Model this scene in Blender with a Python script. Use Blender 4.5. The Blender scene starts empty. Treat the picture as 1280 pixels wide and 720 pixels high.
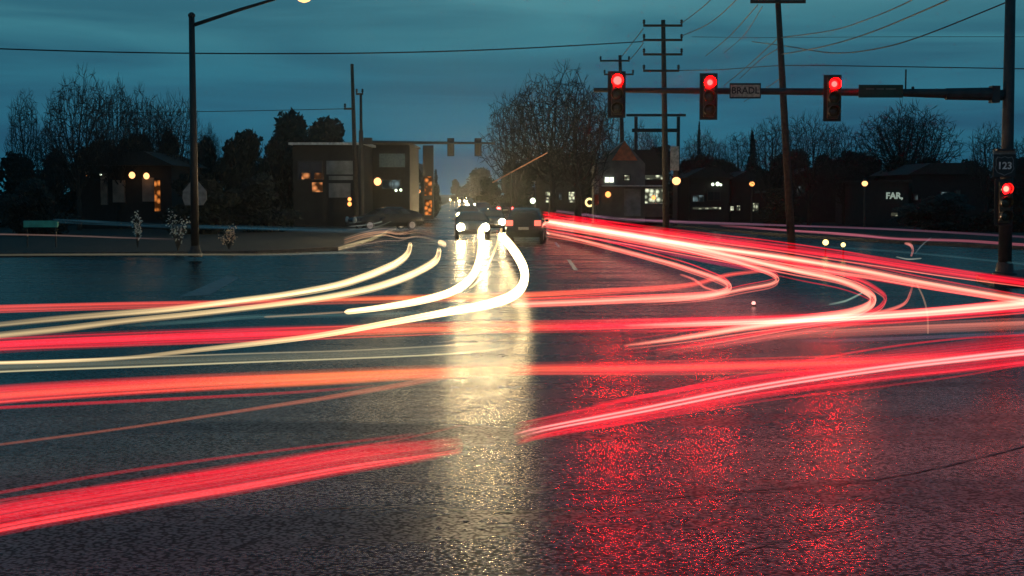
import bpy, bmesh, math, random
from mathutils import Vector, Matrix, noise as mnoise
PI = math.pi; R = math.radians
random.seed(7)
sc = bpy.context.scene
col = sc.collection

# ------------------------------------------------------------------ camera
H = 2.4; FPX = 1778.0; TH = math.atan(118/FPX)
cd = bpy.data.cameras.new('camera'); cam = bpy.data.objects.new('camera', cd); col.objects.link(cam)
cd.sensor_width = 36; cd.lens = 36*FPX/1280; cd.clip_start = .1; cd.clip_end = 4000
cam.location = (0, 0, H); cam.rotation_euler = (PI/2-TH, 0, 0); sc.camera = cam

def ray(px, py):
    u = (px-640)/FPX; v = -(py-360)/FPX
    return Vector((u, math.cos(TH)+v*math.sin(TH), -math.sin(TH)+v*math.cos(TH)))
def G(px, py, z=0.0):                    # where a sight line meets the height z
    d = ray(px, py); t = (z-H)/d.z
    return Vector((d.x*t, d.y*t, z))
def P(px, py, Y):                        # point at a chosen distance down the street
    d = ray(px, py); t = Y/d.y
    return Vector((d.x*t, Y, H+d.z*t))

# ------------------------------------------------------------------ materials
def nm(name):
    m = bpy.data.materials.new(name); m.use_nodes = True
    nt = m.node_tree; nt.nodes.clear()
    return m, nt, nt.nodes, nt.links
def N(nt, t, **k):
    n = nt.nodes.new(t)
    for a, b in k.items():
        if a in n.inputs.keys() if isinstance(a, str) else False: n.inputs[a].default_value = b
        else: setattr(n, a, b)
    return n
def math_node(nt, op, a=None, b=None, c=None, clamp=False):
    n = nt.nodes.new('ShaderNodeMath'); n.operation = op; n.use_clamp = clamp
    for i, x in enumerate((a, b, c)):
        if x is None: continue
        if isinstance(x, (int, float)): n.inputs[i].default_value = x
        else: nt.links.new(x, n.inputs[i])
    return n.outputs[0]
def simple(name, c, rough=.6, metal=0., scale=6., var=.35, bump=.0, bscale=30.):
    m, nt, nn, L = nm(name)
    out = nn.new('ShaderNodeOutputMaterial'); b = nn.new('ShaderNodeBsdfPrincipled')
    tc = nn.new('ShaderNodeTexCoord'); no = nn.new('ShaderNodeTexNoise')
    no.inputs['Scale'].default_value = scale; no.inputs['Detail'].default_value = 6
    L.new(tc.outputs['Object'], no.inputs['Vector'])
    rp = nn.new('ShaderNodeValToRGB')
    rp.color_ramp.elements[0].position = .3; rp.color_ramp.elements[1].position = .72
    rp.color_ramp.elements[0].color = (c[0]*(1-var), c[1]*(1-var), c[2]*(1-var), 1)
    rp.color_ramp.elements[1].color = (min(1, c[0]*(1+var)), min(1, c[1]*(1+var)), min(1, c[2]*(1+var)), 1)
    L.new(no.outputs['Fac'], rp.inputs['Fac']); L.new(rp.outputs['Color'], b.inputs['Base Color'])
    b.inputs['Roughness'].default_value = rough; b.inputs['Metallic'].default_value = metal
    if bump:
        n2 = nn.new('ShaderNodeTexNoise'); n2.inputs['Scale'].default_value = bscale
        L.new(tc.outputs['Object'], n2.inputs['Vector'])
        bp = nn.new('ShaderNodeBump'); bp.inputs['Strength'].default_value = bump; bp.inputs['Distance'].default_value = .02
        L.new(n2.outputs['Fac'], bp.inputs['Height']); L.new(bp.outputs['Normal'], b.inputs['Normal'])
    L.new(b.outputs['BSDF'], out.inputs['Surface'])
    return m
def lamp_mat(name, c, s):
    m, nt, nn, L = nm(name)
    out = nn.new('ShaderNodeOutputMaterial'); e = nn.new('ShaderNodeEmission')
    e.inputs['Color'].default_value = (*c, 1); e.inputs['Strength'].default_value = s
    L.new(e.outputs[0], out.inputs['Surface'])
    return m
def lit_window_mat(name, c, s, scale=2.5):
    # a lit room seen through glass: uneven bright and dark furniture-sized patches
    m, nt, nn, L = nm(name)
    out = nn.new('ShaderNodeOutputMaterial'); e = nn.new('ShaderNodeEmission')
    tc = nn.new('ShaderNodeTexCoord'); v = nn.new('ShaderNodeTexVoronoi'); v.inputs['Scale'].default_value = scale
    L.new(tc.outputs['Object'], v.inputs['Vector'])
    rp = nn.new('ShaderNodeValToRGB'); rp.color_ramp.elements[0].position = .12; rp.color_ramp.elements[1].position = .55
    rp.color_ramp.elements[0].color = (1, 1, 1, 1); rp.color_ramp.elements[1].color = (.04, .04, .04, 1)
    L.new(v.outputs['Distance'], rp.inputs['Fac'])
    e.inputs['Color'].default_value = (*c, 1)
    L.new(math_node(nt, 'MULTIPLY', rp.outputs['Color'], s), e.inputs['Strength'])
    L.new(e.outputs[0], out.inputs['Surface'])
    return m

def asphalt(name, base=.006, r0=.15, r1=.34, bump=.5):
    m, nt, nn, L = nm(name)
    out = nn.new('ShaderNodeOutputMaterial'); b = nn.new('ShaderNodeBsdfPrincipled')
    tc = nn.new('ShaderNodeTexCoord')
    vo = nn.new('ShaderNodeTexVoronoi'); vo.inputs['Scale'].default_value = 30; vo.feature = 'SMOOTH_F1'
    vo.inputs['Smoothness'].default_value = .35
    L.new(tc.outputs['Object'], vo.inputs['Vector'])
    fn = nn.new('ShaderNodeTexNoise'); fn.inputs['Scale'].default_value = 85; fn.inputs['Detail'].default_value = 3
    L.new(tc.outputs['Object'], fn.inputs['Vector'])
    mp = nn.new('ShaderNodeMapping'); mp.inputs['Scale'].default_value = (.22, .9, 1); mp.inputs['Rotation'].default_value = (0, 0, R(-6))
    L.new(tc.outputs['Object'], mp.inputs['Vector'])
    ln = nn.new('ShaderNodeTexNoise'); ln.inputs['Scale'].default_value = .9; ln.inputs['Detail'].default_value = 6
    ln.inputs['Distortion'].default_value = .6
    L.new(mp.outputs[0], ln.inputs['Vector'])
    pn = nn.new('ShaderNodeTexNoise'); pn.inputs['Scale'].default_value = 5; pn.inputs['Detail'].default_value = 5
    L.new(tc.outputs['Object'], pn.inputs['Vector'])
    # colour: dark binder, paler stones
    rp = nn.new('ShaderNodeValToRGB')
    rp.color_ramp.elements[0].position = .1; rp.color_ramp.elements[1].position = .8
    rp.color_ramp.elements[0].color = (base*1.35, base*1.4, base*1.45, 1); rp.color_ramp.elements[1].color = (base*.5, base*.52, base*.55, 1)
    L.new(vo.outputs['Distance'], rp.inputs['Fac']); L.new(rp.outputs['Color'], b.inputs['Base Color'])
    # roughness: damp film uneven at two sizes
    mix = math_node(nt, 'ADD', math_node(nt, 'MULTIPLY', ln.outputs['Fac'], .7), math_node(nt, 'MULTIPLY', pn.outputs['Fac'], .3))
    mr = nn.new('ShaderNodeMapRange'); mr.inputs['From Min'].default_value = .36; mr.inputs['From Max'].default_value = .64
    mr.inputs['To Min'].default_value = r0; mr.inputs['To Max'].default_value = r1
    L.new(mix, mr.inputs['Value']); L.new(mr.outputs[0], b.inputs['Roughness'])
    b.inputs['IOR'].default_value = 1.5
    # gaps between the stones hold no shine
    pit = nn.new('ShaderNodeMapRange'); pit.inputs['From Min'].default_value = .25; pit.inputs['From Max'].default_value = .62
    pit.inputs['To Min'].default_value = .34; pit.inputs['To Max'].default_value = .02
    L.new(vo.outputs['Distance'], pit.inputs['Value']); L.new(pit.outputs[0], b.inputs['Specular IOR Level'])
    h = math_node(nt, 'ADD', math_node(nt, 'MULTIPLY', math_node(nt, 'SUBTRACT', 1.0, vo.outputs['Distance']), 1.0), math_node(nt, 'MULTIPLY', fn.outputs['Fac'], .22))
    bp = nn.new('ShaderNodeBump'); bp.inputs['Strength'].default_value = bump; bp.inputs['Distance'].default_value = .006
    L.new(h, bp.inputs['Height'])
    L.new(bp.outputs['Normal'], b.inputs['Normal'])
    L.new(b.outputs['BSDF'], out.inputs['Surface'])
    return m

def trail_mat(name, c, strength, core=None, streak=6., seed=0., gamma=1.0):
    """light of one lamp row: soft across its height, streaked, glowing; core = (height -1..1, width, colour, strength)"""
    m, nt, nn, L = nm(name)
    out = nn.new('ShaderNodeOutputMaterial'); e = nn.new('ShaderNodeEmission'); tr = nn.new('ShaderNodeBsdfTransparent')
    ad = nn.new('ShaderNodeAddShader')
    a = nn.new('ShaderNodeAttribute'); a.attribute_name = 'across'
    g = nn.new('ShaderNodeAttribute'); g.attribute_name = 'gain'
    al = nn.new('ShaderNodeAttribute'); al.attribute_name = 'along'
    v = a.outputs['Fac']
    prof = math_node(nt, 'POWER', math_node(nt, 'SUBTRACT', 1.0, math_node(nt, 'MULTIPLY', v, v), clamp=True), gamma)
    cx = nn.new('ShaderNodeCombineXYZ'); L.new(math_node(nt, 'MULTIPLY', v, streak), cx.inputs[0])
    L.new(math_node(nt, 'MULTIPLY', al.outputs['Fac'], .12), cx.inputs[1]); cx.inputs[2].default_value = seed
    no = nn.new('ShaderNodeTexNoise'); no.inputs['Scale'].default_value = 1.0; no.inputs['Detail'].default_value = 3
    L.new(cx.outputs[0], no.inputs['Vector'])
    mr = nn.new('ShaderNodeMapRange'); mr.inputs['From Min'].default_value = .34; mr.inputs['From Max'].default_value = .68
    mr.inputs['To Min'].default_value = .1; mr.inputs['To Max'].default_value = 1.6
    L.new(no.outputs['Fac'], mr.inputs['Value'])
    s = math_node(nt, 'MULTIPLY', math_node(nt, 'MULTIPLY', prof, mr.outputs[0]), g.outputs['Fac'])
    hu = nn.new('ShaderNodeAttribute'); hu.attribute_name = 'hue'
    hm = nn.new('ShaderNodeMix'); hm.data_type = 'VECTOR'; hm.inputs[4].default_value = c; hm.inputs[5].default_value = (1, .17, .03)
    L.new(hu.outputs['Fac'], hm.inputs[0])
    body = nn.new('ShaderNodeVectorMath'); body.operation = 'SCALE'; L.new(hm.outputs[1], body.inputs[0])
    L.new(math_node(nt, 'MULTIPLY', s, strength*.5), body.inputs['Scale'])
    tot = body.outputs[0]
    for (cp, cw, cc, cs) in (core or []):
        d = math_node(nt, 'DIVIDE', math_node(nt, 'SUBTRACT', v, cp), cw)
        ga = math_node(nt, 'POWER', 2.718, math_node(nt, 'MULTIPLY', math_node(nt, 'MULTIPLY', d, d), -1.0))
        vv = nn.new('ShaderNodeVectorMath'); vv.operation = 'SCALE'; vv.inputs[0].default_value = cc
        L.new(math_node(nt, 'MULTIPLY', math_node(nt, 'MULTIPLY', ga, g.outputs['Fac']), cs*.5), vv.inputs['Scale'])
        sm = nn.new('ShaderNodeVectorMath'); sm.operation = 'ADD'
        L.new(tot, sm.inputs[0]); L.new(vv.outputs[0], sm.inputs[1]); tot = sm.outputs[0]
    L.new(tot, e.inputs['Color']); e.inputs['Strength'].default_value = 1
    L.new(e.outputs[0], ad.inputs[0]); L.new(tr.outputs[0], ad.inputs[1]); L.new(ad.outputs[0], out.inputs['Surface'])
    return m

M = {}
M['asphalt'] = asphalt('damp_asphalt')
M['seam'] = simple('tar_seam', (.008, .008, .009), rough=.5, scale=20, bump=.6, bscale=120)
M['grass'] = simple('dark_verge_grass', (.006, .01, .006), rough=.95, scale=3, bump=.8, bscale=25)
M['concrete'] = simple('kerb_concrete', (.05, .05, .048), rough=.8, scale=5, bump=.3)
M['paint'] = simple('worn_road_paint', (.55, .55, .5), rough=.55, scale=9, var=.45, bump=.3, bscale=60)
M['steel'] = simple('galvanised_steel', (.03, .033, .036), rough=.6, metal=.2, scale=4)
M['darksteel'] = simple('dark_painted_steel', (.012, .013, .014), rough=.6, scale=4)
M['wood'] = simple('weathered_pole_wood', (.05, .038, .028), rough=.9, scale=8, bump=.5)
M['wire'] = simple('cable_rubber', (.012, .012, .013), rough=.6)
M['housing'] = simple('signal_housing_paint', (.035, .03, .012), rough=.4, scale=8)
M['darklens'] = simple('unlit_lens_glass', (.05, .06, .04), rough=.15, scale=20)
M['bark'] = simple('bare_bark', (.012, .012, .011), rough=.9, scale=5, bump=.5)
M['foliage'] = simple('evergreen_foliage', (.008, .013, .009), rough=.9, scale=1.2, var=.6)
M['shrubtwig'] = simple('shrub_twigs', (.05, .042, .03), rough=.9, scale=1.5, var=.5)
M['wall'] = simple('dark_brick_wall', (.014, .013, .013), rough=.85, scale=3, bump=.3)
M['wall2'] = simple('grey_render_wall', (.1, .1, .1), rough=.85, scale=1.5, bump=.2)
M['wallpale'] = simple('pale_siding', (.2, .17, .14), rough=.7, scale=2)
M['roof'] = simple('dark_shingle_roof', (.018, .017, .017), rough=.9, scale=9, bump=.4)
M['orange'] = simple('orange_gable_paint', (.5, .11, .03), rough=.6, scale=3)
M['trim'] = simple('pale_metal_trim', (.5, .52, .52), rough=.5)
M['glass'] = simple('dark_window_glass', (.015, .02, .025), rough=.08, scale=1)
M['greypanel'] = simple('grey_panel', (.22, .22, .21), rough=.7, scale=2)
M['signback'] = simple('sign_back_aluminium', (.2, .2, .2), rough=.6, metal=.2, scale=6)
M['signblack'] = simple('sign_black', (.01, .01, .012), rough=.5)
M['signwhite'] = simple('sign_white', (.6, .62, .62), rough=.5)
M['signpale'] = simple('sign_pale_cream', (.33, .33, .28), rough=.5, scale=14, var=.4)
M['signgreen'] = simple('sign_dark_green', (.008, .03, .012), rough=.4)
M['tealplate'] = simple('teal_panel', (.03, .36, .27), rough=.4, scale=3)
M['car'] = simple('dark_car_paint', (.012, .015, .02), rough=.2, metal=.3, scale=2, var=.1)
M['cargrey'] = simple('grey_car_paint', (.08, .085, .09), rough=.25, metal=.4, scale=2, var=.1)
M['tyre'] = simple('tyre_rubber', (.02, .02, .02), rough=.85)
M['rim'] = simple('wheel_alloy', (.4, .4, .42), rough=.3, metal=.8)
M['red_lens'] = lamp_mat('lit_red_signal', (1, .0001, .00012), 400)
M['bulb'] = lamp_mat('signal_hot_core', (1, .0016, .0014), 400)
M['bulb_low'] = lamp_mat('signal_hot_core_low', (1, .03, .02), 24)
M['red_lens_low'] = lamp_mat('lit_red_signal_low', (1, .003, .004), 14)
M['red_lens_hot'] = lamp_mat('lit_red_signal_bright', (1, .0001, .0001), 1000)
M['headlight'] = lamp_mat('lit_headlamp', (1, .74, .38), 1700)
M['farhead'] = lamp_mat('lit_headlamp_distant', (1, .7, .34), 900)
M['taillight'] = lamp_mat('lit_tail_lamp', (1, .12, .08), 2.2)
M['fartail'] = lamp_mat('lit_tail_lamp_distant', (1, .02, .02), 60)
M['sodium'] = lamp_mat('warm_street_lamp_glow', (1, .34, .09), 2.6)
M['sodiumhot'] = lamp_mat('warm_lamp_bright', (1, .46, .17), 2.6)
M['coolbulb'] = lamp_mat('pale_lamp_glow', (.85, 1, .75), 2.5)
M['warmwin'] = lit_window_mat('warm_lit_room', (1, .36, .12), .9, 2.2)
M['palewin'] = lit_window_mat('pale_lit_room', (.85, .9, .62), 1.3, 2.6)
M['dimwin'] = lit_window_mat('dim_lit_room', (.5, .75, .8), .28, 2.0)
M['letter'] = lamp_mat('backlit_letters', (.8, 1, .85), .3)
M['amber'] = lit_window_mat('amber_strip', (1, .3, .06), .9, 2.6)

# ------------------------------------------------------------------ mesh helpers
class MB:
    def __init__(s): s.v = []; s.f = []
    def add(s, vs, fs):
        o = len(s.v); s.v += [tuple(x) for x in vs]; s.f += [tuple(i+o for i in f) for f in fs]
    def box(s, c, d, rz=0., rx=0., ry=0.):
        x, y, z = d[0]/2, d[1]/2, d[2]/2
        mt = Matrix.Translation(c) @ Matrix.Rotation(rz, 4, 'Z') @ Matrix.Rotation(ry, 4, 'Y') @ Matrix.Rotation(rx, 4, 'X')
        vs = [mt @ Vector((a*x, b*y, e*z)) for a, b, e in ((-1,-1,-1),(1,-1,-1),(1,1,-1),(-1,1,-1),(-1,-1,1),(1,-1,1),(1,1,1),(-1,1,1))]
        s.add(vs, [(0,3,2,1),(4,5,6,7),(0,1,5,4),(1,2,6,5),(2,3,7,6),(3,0,4,7)])
    def tube(s, pts, rs, n=8, cap=True):
        pts = [Vector(p) for p in pts]
        if not isinstance(rs, (list, tuple)): rs = [rs]*len(pts)
        rings = []; up = Vector((0, 0, 1))
        t0 = (pts[1]-pts[0]).normalized()
        a = t0.cross(up)
        if a.length < .05: a = t0.cross(Vector((0, 1, 0)))
        a.normalize()
        vs = []
        for i, p in enumerate(pts):
            t = (pts[min(i+1, len(pts)-1)]-pts[max(i-1, 0)])
            if t.length < 1e-9: t = t0
            t.normalize()
            a = (a - t*a.dot(t))
            if a.length < 1e-6: a = t.orthogonal()
            a.normalize(); b = t.cross(a)
            for k in range(n):
                th = 2*PI*k/n
                vs.append(p + a*math.cos(th)*rs[i] + b*math.sin(th)*rs[i])
        fs = []
        for i in range(len(pts)-1):
            for k in range(n):
                fs.append((i*n+k, i*n+(k+1) % n, (i+1)*n+(k+1) % n, (i+1)*n+k))
        if cap:
            fs.append(tuple(range(n))[::-1]); fs.append(tuple((len(pts)-1)*n+k for k in range(n)))
        s.add(vs, fs)
    def lathe(s, c, prof, n=16, axis='Z'):
        vs = []
        for (r, h) in prof:
            for k in range(n):
                th = 2*PI*k/n
                q = (r*math.cos(th), r*math.sin(th), h)
                if axis == 'Y': q = (q[0], q[2], q[1])
                if axis == 'X': q = (q[2], q[0], q[1])
                vs.append(Vector(c)+Vector(q))
        fs = []
        for i in range(len(prof)-1):
            for k in range(n): fs.append((i*n+k, i*n+(k+1) % n, (i+1)*n+(k+1) % n, (i+1)*n+k))
        fs.append(tuple(range(n))); fs.append(tuple((len(prof)-1)*n+k for k in range(n)))
        s.add(vs, fs)
    def prism(s, poly, y0, y1):           # poly in x,z, extruded along y
        n = len(poly)
        vs = [(x, y0, z) for x, z in poly]+[(x, y1, z) for x, z in poly]
        fs = [tuple(range(n)), tuple(range(2*n-1, n-1, -1))]+[(i, i+n, (i+1) % n+n, (i+1) % n) for i in range(n)]
        s.add(vs, fs)
    def slab(s, poly, z0, z1):            # poly in x,y
        n = len(poly)
        vs = [(x, y, z0) for x, y in poly]+[(x, y, z1) for x, y in poly]
        fs = [tuple(range(n))[::-1], tuple(range(n, 2*n))]+[(i, (i+1) % n, (i+1) % n+n, i+n) for i in range(n)]
        s.add(vs, fs)
    def build(s, name, mat, parent=None, smooth=False, bevel=0.):
        me = bpy.data.meshes.new(name); me.from_pydata(s.v, [], s.f); me.update()
        bm = bmesh.new(); bm.from_mesh(me); bmesh.ops.recalc_face_normals(bm, faces=bm.faces)
        if bevel:
            bmesh.ops.bevel(bm, geom=[e for e in bm.edges if e.is_manifold and e.calc_face_angle(0) > .6], offset=bevel, segments=2, affect='EDGES', profile=.6, clamp_overlap=True)
        bm.to_mesh(me); bm.free()
        if smooth:
            for p in me.polygons: p.use_smooth = True
        me.materials.append(mat)
        o = bpy.data.objects.new(name, me); col.objects.link(o)
        if parent: o.parent = parent
        return o
def tag(o, label=None, cat=None, group=None, kind=None):
    if label: o['label'] = label
    if cat: o['category'] = cat
    if group: o['group'] = group
    if kind: o['kind'] = kind
    return o
def empty(name, loc, label, cat, group=None, rz=0., scale=1.):
    o = bpy.data.objects.new(name, None); col.objects.link(o); o.location = loc; o.rotation_euler.z = rz
    o.scale = (scale,)*3; o.empty_display_size = .3
    return tag(o, label, cat, group)
def kids(o): return [c for c in bpy.data.objects if c.parent == o]
def copy_tree(o, parent=None):
    c = o.copy(); col.objects.link(c); c.parent = parent
    for ch in kids(o): copy_tree(ch, c)
    return c
def box_part(name, mat, parent, c, d, bevel=0., **k):
    m = MB(); m.box(c, d, **k); return m.build(name, mat, parent, bevel=bevel)
def text_part(name, body, size, mat, parent, loc, rot=(PI/2, 0, 0), depth=.004, bold=0.):
    cu = bpy.data.curves.new(name, 'FONT'); cu.body = body; cu.size = size; cu.extrude = depth
    cu.align_x = 'CENTER'; cu.align_y = 'CENTER'; cu.offset = bold; cu.resolution_u = 3
    t = bpy.data.objects.new(name, cu); col.objects.link(t)
    bpy.context.view_layer.update()
    me = bpy.data.meshes.new_from_object(t.evaluated_get(bpy.context.evaluated_depsgraph_get()))
    bpy.data.objects.remove(t); me.materials.clear(); me.materials.append(mat)
    o = bpy.data.objects.new(name, me); col.objects.link(o); o.location = loc; o.rotation_euler = rot
    if parent: o.parent = parent
    return o

# ------------------------------------------------------------------ world and sun
w = bpy.data.worlds.new('World'); sc.world = w; w.use_nodes = True
nt = w.node_tree; nn = nt.nodes; L = nt.links; nn.clear()
out = nn.new('ShaderNodeOutputWorld'); bg = nn.new('ShaderNodeBackground')
tc = nn.new('ShaderNodeTexCoord')
sep = nn.new('ShaderNodeSeparateXYZ'); L.new(tc.outputs['Generated'], sep.inputs[0])
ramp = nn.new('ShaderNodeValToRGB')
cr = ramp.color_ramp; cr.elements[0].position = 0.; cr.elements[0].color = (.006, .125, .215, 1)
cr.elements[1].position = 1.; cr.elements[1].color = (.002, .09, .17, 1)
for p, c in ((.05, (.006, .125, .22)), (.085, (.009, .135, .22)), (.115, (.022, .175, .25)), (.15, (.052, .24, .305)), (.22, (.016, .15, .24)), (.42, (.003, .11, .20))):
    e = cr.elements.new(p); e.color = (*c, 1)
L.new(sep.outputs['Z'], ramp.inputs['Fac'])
mp = nn.new('ShaderNodeMapping'); mp.inputs['Scale'].default_value = (1.6, 1.6, 17.); mp.inputs['Rotation'].default_value = (0, R(3), 0)
L.new(tc.outputs['Generated'], mp.inputs['Vector'])
cn = nn.new('ShaderNodeTexNoise'); cn.inputs['Scale'].default_value = 1.9; cn.inputs['Detail'].default_value = 6; cn.inputs['Roughness'].default_value = .5
cn.inputs['Distortion'].default_value = .5
L.new(mp.outputs[0], cn.inputs['Vector'])
cm = nn.new('ShaderNodeValToRGB')
cm.color_ramp.elements[0].position = .38; cm.color_ramp.elements[0].color = (.56, .7, .76, 1)
cm.color_ramp.elements[1].position = .62; cm.color_ramp.elements[1].color = (1.75, 1.26, 1.15, 1)
L.new(cn.outputs['Fac'], cm.inputs['Fac'])
mul = nn.new('ShaderNodeMix'); mul.data_type = 'RGBA'; mul.blend_type = 'MULTIPLY'; mul.inputs['Factor'].default_value = 1; mul.clamp_result = False
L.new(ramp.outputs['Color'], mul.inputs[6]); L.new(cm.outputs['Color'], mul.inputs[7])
sky = nn.new('ShaderNodeTexSky'); sky.sky_type = 'NISHITA'; sky.sun_disc = False
sky.sun_elevation = R(1.0); sky.sun_rotation = R(200)
sk = nn.new('ShaderNodeVectorMath'); sk.operation = 'SCALE'; sk.inputs['Scale'].default_value = .012; L.new(sky.outputs[0], sk.inputs[0])
adn = nn.new('ShaderNodeVectorMath'); adn.operation = 'ADD'
L.new(mul.outputs[2], adn.inputs[0]); L.new(sk.outputs[0], adn.inputs[1])
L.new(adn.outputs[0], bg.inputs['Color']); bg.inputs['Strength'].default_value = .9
L.new(bg.outputs[0], out.inputs['Surface'])
sd = bpy.data.lights.new('sun', 'SUN'); sd.energy = .012; sd.angle = R(12); sd.color = (1, .9, .78)
so = bpy.data.objects.new('sun', sd); col.objects.link(so)
so.rotation_euler = (R(84), 0, R(-20)); so.location = (0, 0, 40)

vs_ = sc.view_settings; sc.display_settings.display_device = 'sRGB'
vs_.view_transform = 'Standard'; vs_.look = 'None'; vs_.exposure = 0; vs_.gamma = 1; vs_.use_curve_mapping = False
cy = sc.cycles
cy.transparent_max_bounces = 48; cy.max_bounces = 5; cy.diffuse_bounces = 2; cy.glossy_bounces = 3
cy.use_denoising = True; cy.sample_clamp_indirect = 6; cy.sample_clamp_direct = 70; cy.caustics_reflective = False; cy.caustics_refractive = False
cy.use_light_tree = True
cy.blur_glossy = .5

# ------------------------------------------------------------------ ground, verge, kerbs
def sheet(name, poly, z, mat):
    me = bpy.data.meshes.new(name); me.from_pydata([(x, y, z) for x, y in poly], [], [tuple(range(len(poly)))]); me.update()
    if me.polygons[0].normal.z < 0: me.flip_normals()
    me.materials.append(mat); o = bpy.data.objects.new(name, me); col.objects.link(o); return tag(o, kind='structure')
sheet('ground', [(-1500, -60), (1500, -60), (1500, 2600), (-1500, 2600)], -.006, M['grass'])
sheet('road', [(-220, -50), (220, -50), (220, 150), (60, 200), (20, 420), (-8, 1200), (-60, 1200), (-60, 200), (-220, 150)], 0, M['asphalt'])
def land(name, edge, far, z=.14):
    pts = [G(px, py) for px, py in edge]
    poly = [(p.x, p.y) for p in pts]+far
    m = MB(); m.slab(poly, -.2, z); o = m.build(name, M['grass']); tag(o, kind='structure')
    # kerb: a raised stone row just outside the verge
    k = MB()
    for a, b in zip(pts, pts[1:]):
        d = (b-a); L_ = d.length; n = max(1, int(L_/3)) if L_ < 200 else 4
        nrm = Vector((-d.y, d.x, 0)).normalized()
        ang = math.atan2(d.y, d.x)
        k.box((a+b)/2+Vector((0, 0, .075)), (L_+.02, .18, .16), rz=ang)
    ko = k.build('kerb', M['concrete'], bevel=.015); tag(ko, kind='structure')
land('verge', [(-500, 322), (0, 321), (320, 318), (420, 313), (462, 301), (500, 283), (540, 262), (566, 251), (583, 246)],
     [(-90, 1200), (-400, 1200), (-400, 60)])
land('verge', [(1500, 322), (1280, 312), (1100, 303), (960, 294), (850, 284), (760, 274), (700, 264), (650, 254), (622, 247.5)][::-1],
     [(400, 60), (400, 1200), (20, 1200)])
# channelising island under the mast pole
isl = MB(); ip = [(12.4, 36.5), (18.5, 37.5), (26, 41), (22, 44), (15.2, 42.3), (12.9, 39.5)]
isl.slab(ip, -.1, .15); tag(isl.build('traffic_island', M['concrete'], bevel=.03), kind='structure')
def strip(name, pts, wd, z, mat, jitter=0.):
    vs = []; fs = []
    pts = [Vector((p[0], p[1], 0)) for p in pts]
    for i, p in enumerate(pts):
        t = (pts[min(i+1, len(pts)-1)]-pts[max(i-1, 0)]).normalized(); n = Vector((-t.y, t.x, 0))
        ww = wd*(1+jitter*(random.random()-.5)*2)
        if i in (0, len(pts)-1) and jitter: ww *= .1
        vs += [(p+n*ww/2).to_tuple(), (p-n*ww/2).to_tuple()]
    vs = [(x, y, z) for x, y, _ in vs]
    fs = [(2*i, 2*i+1, 2*i+3, 2*i+2) for i in range(len(pts)-1)]
    me = bpy.data.meshes.new(name); me.from_pydata(vs, [], fs); me.update(); me.materials.append(mat)
    o = bpy.data.objects.new(name, me); col.objects.link(o); return tag(o, kind='structure')
def spline(pts, n=14):
    pts = [Vector(p) for p in pts]; out_ = []
    for i in range(len(pts)-1):
        p0 = pts[max(i-1, 0)]; p1 = pts[i]; p2 = pts[i+1]; p3 = pts[min(i+2, len(pts)-1)]
        for k in range(n):
            t = k/n
            out_.append(.5*((2*p1)+(p2-p0)*t+(2*p0-5*p1+4*p2-p3)*t*t+(3*p1-p0-3*p2+p3)*t**3))
    out_.append(pts[-1]); return out_
for pts, wd in (([(390, 636), (520, 634), (640, 640), (760, 632), (900, 616), (1040, 606), (1150, 590), (1290, 556)], .02),
                ([(440, 600), (560, 606), (700, 612), (800, 618)], .012),
                ([(740, 612), (900, 614), (1050, 618), (1180, 640)], .014),
                ([(560, 548), (640, 532), (720, 516)], .02),
                ([(900, 700), (1020, 668), (1290, 640)], .01)):
    g = []
    for p in spline([G(*p) for p in pts], 16): g.append((p.x, p.y+random.uniform(-.012, .012)))
    strip('road_seam', g, wd, .004, M['seam'], jitter=.55)
# lane dashes of the far road and the wide stop bar of the left lane
for a, b in (((711, 325), (720, 338)), ((694, 303), (699, 309)), ((683, 289), (686, 293))):
    p, q = G(*a), G(*b); strip('road_marking', [(p.x, p.y), (q.x, q.y)], .13, .004, M['paint'])
sheet('road_marking', [tuple(G(*q)[:2]) for q in ((224, 371), (262, 368.5), (300, 347), (283, 345.5))], .0045, simple('faded_paint', (.16, .17, .17), rough=.5, scale=4, var=.5))

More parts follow.
